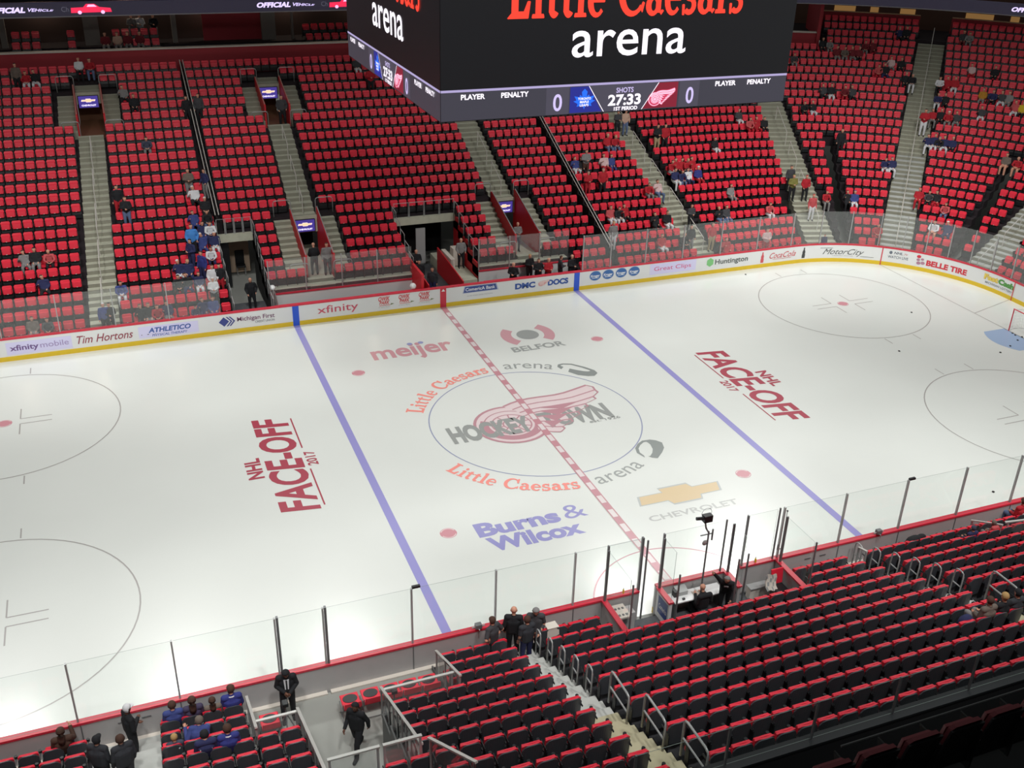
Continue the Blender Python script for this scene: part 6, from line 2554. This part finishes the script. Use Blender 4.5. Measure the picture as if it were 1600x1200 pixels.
def near_person(loc, yaw, J, top, bot, hair, label, skin='skin', hair_style='short', shoes='black', fat=1.0, sleeves='long', s=1.0, topname='jacket', extra=None, legs='long'):
    root = empty('person', loc, yaw)
    root.scale = (s, s, s)
    tag(root, label, 'person')
    me = body_mesh('body', J, .0125, fat=fat, detail=True)
    sk = SKIN if skin == 'skin' else SKIND
    # fingers: four bent fingers and a thumb rooted in each palm, joined to the body mesh
    mb = MB()
    mb.v = [tuple(v.co) for v in me.vertices]
    idx = [p.material_index for p in me.polygons]
    mb.f = [tuple(p.vertices) for p in me.polygons]
    mb.m = [0] * len(mb.f)
    for sd in ('L', 'R'):
        q = -1 if sd == 'L' else 1
        d = (J['wr' + sd] - J['el' + sd]).normalized()
        ax = Vector((0, 1, 0)) if abs(d.y) < .8 else Vector((1, 0, 0))
        across = (ax - d * ax.dot(d)).normalized()
        nrm = d.cross(across).normalized()
        if nrm.x * q > 0:
            nrm = -nrm
        base = J['wr' + sd] + d * .085
        for k, (off, L) in enumerate(((.030, .068), (.010, .078), (-.010, .073), (-.029, .056))):
            p0 = base + across * off
            p1 = p0 + d * L * .45 + nrm * .006
            p2 = p1 + d * L * .32 + nrm * .018
            p3 = p2 + d * L * .15 + nrm * .022
            mb.tube([p0 - d * .02, p1, p2, p3], .0095, 6, r1=.0068)
        p0 = J['wr' + sd] + d * .03 + across * .03
        mb.tube([p0, p0 + d * .03 + across * .025, p0 + d * .06 + across * .03 + nrm * .01], .0115, 6, r1=.008)
    # eyes and mouth
    up = (J['hd'] - J['nck']).normalized()
    fw = J.get('face', Vector((0, 1, 0)))
    sdv = fw.cross(up).normalized()
    for q in (-1, 1):
        e = J['hd'] + sdv * q * .032 + fw * .082 + up * .006
        mb.ball(e, .012, n=6, mi=1)
    m0 = J['hd'] - up * .055 + fw * .083
    mb.tube([m0 - sdv * .022, m0 + sdv * .022], .006, 5, mi=2)
    b = mb.build('body', [sk, M_black, MM('lips', (150, 84, 78), .6)], root, smooth=True)
    vn = [v.normal.copy() for v in me.vertices]
    vc = [v.co.copy() for v in me.vertices]
    polys = [tuple(p.vertices) for p in me.polygons]

    def shell(name, want, m, infl, cut=None):
        sel = [p for p, t in zip(range(len(polys)), idx) if t in want and (cut is None or cut(me.polygons[p].center))]
        if not sel:
            return None
        vm = {}
        out = MB()
        for p in sel:
            q = []
            for v in polys[p]:
                if v not in vm:
                    vm[v] = len(out.v)
                    out.v.append(tuple(vc[v] + vn[v] * infl))
                q.append(vm[v])
            out.f.append(tuple(q))
            out.m.append(0)
        ob = out.build(name, m, root, smooth=True)
        sm = ob.modifiers.new('cloth_thickness', 'SOLIDIFY')
        sm.thickness = .006
        sm.offset = 1
        return ob
    wrs = [J['wrL'], J['wrR'], J['elL'], J['elR']]
    if sleeves == 'long':
        tp = shell(topname, (2,), cloth(top), .012)
    else:
        tp = shell(topname, (2,), cloth(top), .014, lambda c: (abs(c.x) < .165 or min((c - J['elL']).length, (c - J['elR']).length) > .07) and (abs(c.x) < .165 or min((c - J['wrL']).length, (c - J['wrR']).length) > .17))
    lg = shell('trousers', (3,), cloth(bot), .010, None if legs == 'long' else (lambda c: c.z > .35))
    shell('shoes', (4,), cloth(shoes), .008)
    if hair_style != 'bald':
        hr = shell('hair' if hair_style != 'cap' else 'cap', (1,), cloth(hair) if hair_style != 'cap' else cloth(extra or 'black'), .014)
    if hair_style == 'long':
        mb = MB()
        h = J['hd']
        mb.tube([h - fw * .055 + up * .03, h - fw * .085 - up * .06, h - fw * .095 - up * .16, h - fw * .085 - up * .26], .098, 10, r1=.085)
        mb.build('long_hair', cloth(hair), root, smooth=True)
    if hair_style == 'cap':
        mb = MB()
        h = J['hd'] + up * .06
        mb.prism([(0, 0)] * 0 or [(h.x + .085 * cos(a) * 1.0, h.y + .02 + .085 * sin(a) * 1.7) for a in [pi * k / 8 for k in range(9)]], h.z - .012, h.z, 0)
        mb.build('cap_brim', cloth(extra or 'black'), root)
    bpy.data.meshes.remove(me)
    return root, tp, J


SP, TP = sit_pose, stand_pose
cross = dict(elL=(-.27, .0, 1.15), elR=(.27, .0, 1.15), wrL=(.02, .20, 1.12), wrR=(-.02, .23, 1.17))
hips = dict(elL=(-.36, -.08, 1.18), elR=(.36, -.08, 1.18), wrL=(-.17, -.02, 1.02), wrR=(.17, -.02, 1.02))


def sitn(x, r, *a, **k):
    return near_person((x, NY(r) + .02, NF(r)), 0, *a, **k)


def collar(res, m, name='collar', r=.085):
    root, tp, J = res
    mb = MB()
    c = J['nck'] - (J['nck'] - J['che']).normalized() * .02
    mb.tube([(c.x + r * cos(2 * pi * k / 14), c.y + r * .9 * sin(2 * pi * k / 14), c.z - .015 * sin(2 * pi * k / 14)) for k in range(15)], .017, 6)
    mb.build(name, m, tp)


def back_print(res, n=4, y_off=-.14, h=.07, w=.3, mcol='white', dz=-.18):
    """worn, unreadable white print on the back of a jersey"""
    root, tp, J = res
    c = J['nck']
    mb = MB()
    for k in range(n):
        x0 = c.x - w / 2 + w * k / n
        hh = h * (.75 + .25 * (k % 2))
        mb.box(x0, x0 + w / n * .78, c.y + y_off - .004, c.y + y_off + .03, c.z + dz, c.z + dz + hh)
    return mb.build('back_print', cloth(mcol), tp)


g = NF(1) - .02
sitn(-18.62, 1, SP(elR=(.26, .3, .85), wrR=(.2, .5, 1.05)), 'brown', 'black', 'brown', 'long haired person in brown jacket seated in front row at far left', hair_style='long')
near_person((-17.7, -15.05, NF(2)), -.5, TP(), 'charcoal', 'black', 'black', 'person in dark jacket and black cap standing by the left near stairs', hair_style='cap', extra='black', fat=1.12)
near_person((-17.15, -15.25, NF(2) + .0), .3, TP(), 'charcoal', 'charcoal', 'brown', 'broad balding person in dark uniform seen from behind on the left stairs', fat=1.18, s=1.02)
near_person((-17.0, -13.85, NF(1)), -1.2, TP(**cross), 'black', 'black', 'brown', 'officer in black uniform and white cap with folded arms', skin='dark', hair_style='cap', extra='white', s=1.03)
sitn(-15.92, 1, SP(), 'blue', 'jeans', 'brown', 'dark haired person in royal blue t-shirt, leftmost of the front four fans', fat=1.05)
sitn(-15.42, 1, SP(), 'purple', 'black', 'brown', 'long haired person in dark purple sweater, second of the front four fans', hair_style='long')
sitn(-14.92, 1, SP(), 'graybrown', 'jeans', 'brown', 'long haired child in grey-brown top, third of the front four fans', hair_style='long', s=.88)
r_ = sitn(-14.42, 1, SP(face=Vector((-.5, .86, 0))), 'royal', 'jeans', 'brown', 'person in royal blue hockey jersey with white collar, right of the front four', fat=1.12, topname='jersey', s=1.05)
collar(r_, cloth('white'))
r_ = sitn(-15.95, 3, SP(), 'navygray', 'jeans', 'blond', 'blond child in navy jersey with white back print in third row', s=.8, topname='jersey')
back_print(r_, 5)
sitn(-15.42, 3, SP(che=(.05, .2, .85), nck=(.08, .3, 1.0), hd=(.1, .36, 1.12), shL=(-.1, .3, .97), shR=(.26, .26, .93), knR=(.28, .5, .75), anR=(.3, .75, .5), wrL=(-.25, .45, .9), toR=(.3, .85, .42)), 'blue', 'jeans', 'graybrown', 'fan in bright blue top leaning over with raised jeans knees')
r_ = sitn(-15.25, 4, SP(nck=(0, .16, 1.05), hd=(0, .22, 1.18)), 'navy', 'navy', 'black', 'dark haired fan in navy jersey with white back print in fourth row', topname='jersey')
back_print(r_, 5)
r_ = sitn(-14.72, 4, SP(), 'royal', 'jeans', 'brown', 'broad fan in royal blue jersey with white collar in fourth row', fat=1.15, topname='jersey')
collar(r_, cloth('white'))
# suited man
r_ = near_person((-12.97, -13.72, .13), pi * .97, TP(nck=(0, .03, 1.47), hd=(0, .09, 1.6), face=Vector((0, .86, -.5)), elL=(-.26, .0, 1.16), elR=(.26, .0, 1.16), wrL=(-.06, .27, 1.1), wrR=(.06, .27, 1.14), knR=(.14, .12, .52), anR=(.13, .1, .085), toR=(.15, .25, .035)), 'black', 'black', 'black',
                 'bearded person in black suit and tie looking down at a phone', skin='dark', s=1.04)
mb = MB()
mb.hexa(((-.05, .13, 1.12), (.05, .13, 1.12), (.05, .14, 1.12), (-.05, .14, 1.12)), ((-.07, .10, 1.42), (.07, .10, 1.42), (.07, .115, 1.42), (-.07, .115, 1.42)))
sh = mb.build('shirt_front', cloth('white'), r_[1])
mb = MB()
mb.hexa(((-.022, .143, 1.05), (.022, .143, 1.05), (.022, .152, 1.05), (-.022, .152, 1.05)), ((-.018, .118, 1.41), (.018, .118, 1.41), (.018, .128, 1.41), (-.018, .128, 1.41)))
mb.build('tie', cloth('black'), r_[1])
t = empty('smartphone', (-12.99, -14.05, 1.24))
tag(t, 'small phone held by the suited person by the ice door', 'phone')
mb = MB()
mb.box(-.035, .035, -.07, .07, 0, .01)
mb.build('body', M_steel, t, bevel=.004)
# walking man
near_person((-11.5, -15.6, .16), 2.4, TP(pel=(0, 0, .95), elL=(-.28, -.1, 1.15), wrL=(-.26, -.16, .92), elR=(.25, .02, 1.14), wrR=(.24, .2, .97), knL=(-.1, .2, .52), anL=(-.1, .26, .1), toL=(-.11, .41, .05), knR=(.1, -.08, .5), anR=(.1, -.36, .14), toR=(.11, -.24, .04)), 'black', 'black', 'black',
            'person in black coat and trousers striding along the grey walkway', fat=1.08, skin='dark')
# four ushers by the boards
near_person((-7.0, -13.62, .13), .5, TP(**hips), 'darkgray', 'black', 'brown', 'usher in grey shirt with hands on hips, leftmost of the four', sleeves='short', s=1.0, topname='shirt')
near_person((-6.3, -13.5, .13), -.4, TP(), 'black', 'black', 'bald', 'bald person in black suit, second of the four by the boards', s=1.05, hair_style='bald')
near_person((-6.05, -13.95, .15), .1, TP(), 'charcoal', 'navy', 'brown', 'usher in charcoal shirt seen from behind, third of the four', s=1.0, sleeves='short', topname='shirt')
near_person((-5.65, -13.62, .13), pi - .4, TP(hd=(0, .07, 1.62), face=Vector((0, .9, -.4)), wrL=(-.12, .2, .95), wrR=(.12, .2, .95)), 'darkgray', 'black', 'gray', 'usher in grey shirt facing the seats, rightmost of the four', sleeves='short', topname='shirt', s=1.03)
# timekeeper's box
near_person((-.1, -14.12, .1), .0, SP(che=(0, .2, .88), nck=(0, .25, 1.07), hd=(0, .3, 1.22), wrL=(-.1, .5, .82), wrR=(.15, .52, .82)), 'black', 'black', 'bald', 'bald person in black seated at the timekeeper table', hair_style='bald')
r_ = near_person((.75, -13.85, .12), 2.5, TP(pel=(0, 0, .93), che=(0, .12, 1.2), nck=(0, .22, 1.38), hd=(0, .3, 1.52), shL=(-.18, .2, 1.34), shR=(.18, .2, 1.34), elR=(.3, .3, 1.55), wrR=(.42, .42, 1.75), elL=(-.26, .3, 1.1), wrL=(-.2, .42, .9)), 'black', 'black', 'gray', 'balding person in black suit and white shirt bending, one arm raised to the pole')
mb = MB()
mb.hexa(((-.05, .13, .98), (.05, .13, .98), (.05, .145, .98), (-.05, .145, .98)), ((-.07, .27, 1.26), (.07, .27, 1.26), (.07, .285, 1.26), (-.07, .285, 1.26)))
mb.build('shirt_front', cloth('white'), r_[1])
# right edge
r_ = sitn(13.05, 1, SP(), 'red', 'jeans', 'brown', 'person in red hockey jersey with white print at the right edge', fat=1.15, topname='jersey', s=1.05)
back_print(r_, 2, -.15, .15, .2, 'white', -.32)
sitn(11.0, 2, SP(che=(0, .2, .85), nck=(0, .28, 1.0), hd=(0, .32, 1.12)), 'redwhite', 'gray', 'graybrown', 'small figure with grey-brown hair and pink top near the red jersey fan', s=.85)
sitn(9.95, 2, SP(), 'navy', 'black', 'navygray', 'person in navy top and grey cap bent down in second row at right', s=.85)
sitn(4.35, 9, SP(), 'graybrown', 'gray', 'brown', 'person in grey-brown hooded coat at the right end of the middle block', fat=1.1)
sitn(4.85, 9, SP(), 'black', 'black', 'blond', 'blond person in black coat beside the grey-brown coat', hair_style='short')
sitn(5.3, 9, SP(), 'charcoal', 'black', 'black', 'person in charcoal coat at the end of the row beside the blond person')
# things left on near seats
mb = MB()
mb.hexa(((-.17, -.05, .6), (.18, -.05, .63), (.18, -.03, .9), (-.17, -.03, .9)), ((-.19, -.075, .58), (.2, -.075, .61), (.19, -.05, .92), (-.18, -.05, .92)))
mb.hexa(((-.17, -.06, .9), (.18, -.06, .9), (.17, .22, .88), (-.16, .22, .87)), ((-.18, -.07, .92), (.19, -.07, .92), (.18, .24, .91), (-.17, .23, .9)))
tag(mb.build('white_cloth', M_cap, loc=(-5.15, NY(1) + .05, NF(1))), 'white cloth hung over the first seat left of the penalty boxes', 'cloth')
mb = MB()
mb.ball((0, .1, .72), .36, .18, .22, 12)
mb.ball((.3, .12, .8), .2, .12, .12, 10)
tag(mb.build('dark_coat', cloth('black'), smooth=True, loc=(8.35, NY(1) + .08, NF(1))), 'dark coat bundled over the front row seats of the right block', 'coat')
mb = MB()
mb.ball((0, .16, .66), .24, .16, .24, 12)
tag(mb.build('black_bag', cloth('navy'), smooth=True, loc=(3.75, NY(9) + .08, NF(9))), 'dark bag with white paper on the seat beside the hooded coat', 'bag')
mb = MB()
for q, col in ((0, 0),):
    mb.ball((0, 0, .16), .17, .2, .16, 12)
tag(mb.build('white_helmet', M_white, smooth=True, loc=(-1.55, 13.22, BT + .07)), 'white helmet resting on the boards left of the players tunnel', 'helmet')

# ------------------------------------------------------------------ hanging scoreboard
sb = empty('hanging_scoreboard', (0, 0, 14.3))
tag(sb, 'huge four sided hanging video scoreboard over center ice', 'scoreboard')
SA, SB = 6.03, 5.92
mb = MB()
mb.box(-SA, SA, -SB, SB, .9, 7.4)
mb.box(-SA, SA, -SB, SB, .0, .9)
mb.build('housing', MM('board_housing', (28, 28, 31), .5), sb)


def face(kind):
    if kind == 'front':
        return SA, lambda u, z, d=0: (u, -SB - .012 - d, z)
    return SB, lambda u, z, d=0: (-SA - .012 - d, -u, z)


SCRD = MM('screen_dark', (30, 30, 33), .35, emit=.16, emit_rgb=(40, 40, 43))
STRIP = MM('screen_grey', (40, 40, 46), .4, emit=.55, emit_rgb=(78, 76, 88))
CELL = MM('screen_cell', (40, 40, 46), .4, emit=.55, emit_rgb=(96, 92, 108))
LINE = M_led((196, 184, 232), .8)
WHT = M_led((252, 244, 255), 1.3)
LAVL = M_led((206, 192, 240), 1.1)
REDL = M_led((255, 66, 48), 1.15)
for kind in ('front', 'side'):
    H, f = face(kind)
    mb = MB()
    mb.poly([f(-H, .93), f(H, .93), f(H, 7.3), f(-H, 7.3)])
    scr = mb.build('video_screen', SCRD, sb)
    mb = MB()
    q = lambda x0, x1, z0, z1, d: [f(x0, z0, d), f(x1, z0, d), f(x1, z1, d), f(x0, z1, d)]
    mb.poly(q(-H, H, .02, .86, 0))
    st = mb.build('score_strip', STRIP, sb)
    mb = MB()
    mb.poly(q(-H, H, .86, .93, .004))
    mb.build('light_line', LINE, sb)
    mb = MB()
    serif(mb, 'Little Caesars', lambda u, v: f(-3.98 + 7.96 * u, 2.9 + 1.35 * v, .01))
    mb.build('screen_lettering', REDL, scr)
    mb = MB()
    letter(mb, 'arena', lambda u, v: f(-1.87 + 3.93 * u, 1.74 + .74 * v, .01), 0, .006, ref='x')
    mb.build('screen_lettering', WHT, scr)
    mb = MB()
    for a, b in ((-2.65, -1.88), (1.99, 2.72)):
        mb.poly(q(a, b, .03, .85, .006))
    mb.poly([f(-.9, .03, .006), f(.85, .03, .006), f(1.2, .85, .006), f(-1.2, .85, .006)])
    mb.build('score_cell', CELL, st)
    mb = MB()
    mb.poly([f(-1.85, .05, .008), f(-1.25, .05, .008), f(-.75, .05, .008), f(-1.22, .84, .008), f(-1.85, .84, .008)])
    mb.build('blue_team_panel', M_led((44, 50, 150), .9), st)
    mb = MB()
    mb.poly([f(.7, .05, .008), f(1.93, .05, .008), f(1.93, .84, .008), f(1.22, .84, .008)])
    mb.build('red_team_panel', M_led((140, 36, 56), .9), st)
    mb = MB()
    leaf = [(0, -.5), (.06, -.28), (.34, -.34), (.3, -.2), (.5, -.06), (.36, -.02), (.46, .2), (.24, .14), (.2, .26), (.1, .16), (.13, .4), (.0, .56)]
    leaf = leaf + [(-x, y) for x, y in leaf[-2:0:-1]]
    mb.poly([f(-1.36 + .75 * x, .44 + .6 * y, .014) for x, y in leaf], 0)
    letter(mb, 'TORONTO', lambda u, v: f(-1.58 + .44 * u, .44 + .07 * v, .02), 1, .02)
    letter(mb, 'MAPLE', lambda u, v: f(-1.51 + .3 * u, .34 + .07 * v, .02), 1, .02)
    letter(mb, 'LEAFS', lambda u, v: f(-1.51 + .3 * u, .24 + .07 * v, .02), 1, .02)
    mb.build('leaf_logo', [M_led((40, 110, 240), 1.1), WHT], st)
    mb = MB()
    winged_wheel(mb, lambda x, y, l: f(1.12 + .25 * x, .33 + .23 * y, .014 + .002 * l), 1, 0)
    mb.build('winged_wheel_logo', [M_led((255, 196, 222), 1.1), M_led((214, 60, 96), 1.0)], st)
    mb = MB()
    for a, b in (((-1.22, .85), (-.68, .04)), ((1.22, .85), (.66, .04))):
        mb.poly([f(a[0] - .012, a[1], .02), f(b[0] - .012, b[1], .02), f(b[0] + .012, b[1], .02), f(a[0] + .012, a[1], .02)])
    mb.build('slanted_line', WHT, st)
    for tx, a, b, z, h, bo in (('PLAYER', -5.41, -4.65, .64, .15, .03), ('PENALTY', -4.13, -3.24, .64, .15, .03), ('PLAYER', 3.3, 4.07, .64, .15, .03), ('PENALTY', 4.51, 5.41, .64, .15, .03),
                              ('27:33', -.54, .61, .22, .32, .03), ('1ST PERIOD', -.32, .51, .05, .11, .03)):
        mb = MB()
        letter(mb, tx, lambda u, v: f(a + (b - a) * u, z + h * v, .02), 0, bo)
        mb.build('strip_lettering', WHT, st)
    for tx, a, b, z, h in (('0', -2.42, -2.12, .15, .5), ('0', 2.24, 2.52, .15, .5), ('SHOTS', -.27, .33, .6, .15)):
        mb = MB()
        letter(mb, tx, lambda u, v: f(a + (b - a) * u, z + h * v, .02), 0, .015)
        mb.build('strip_lettering', LAVL, st)
mb = MB()
for x in (-4, 4):
    for y in (-4, 4):
        mb.tube([(x, y, 7.4), (x, y, 15)], .04, 6)
mb.build('hanging_cable', M_steel, sb)
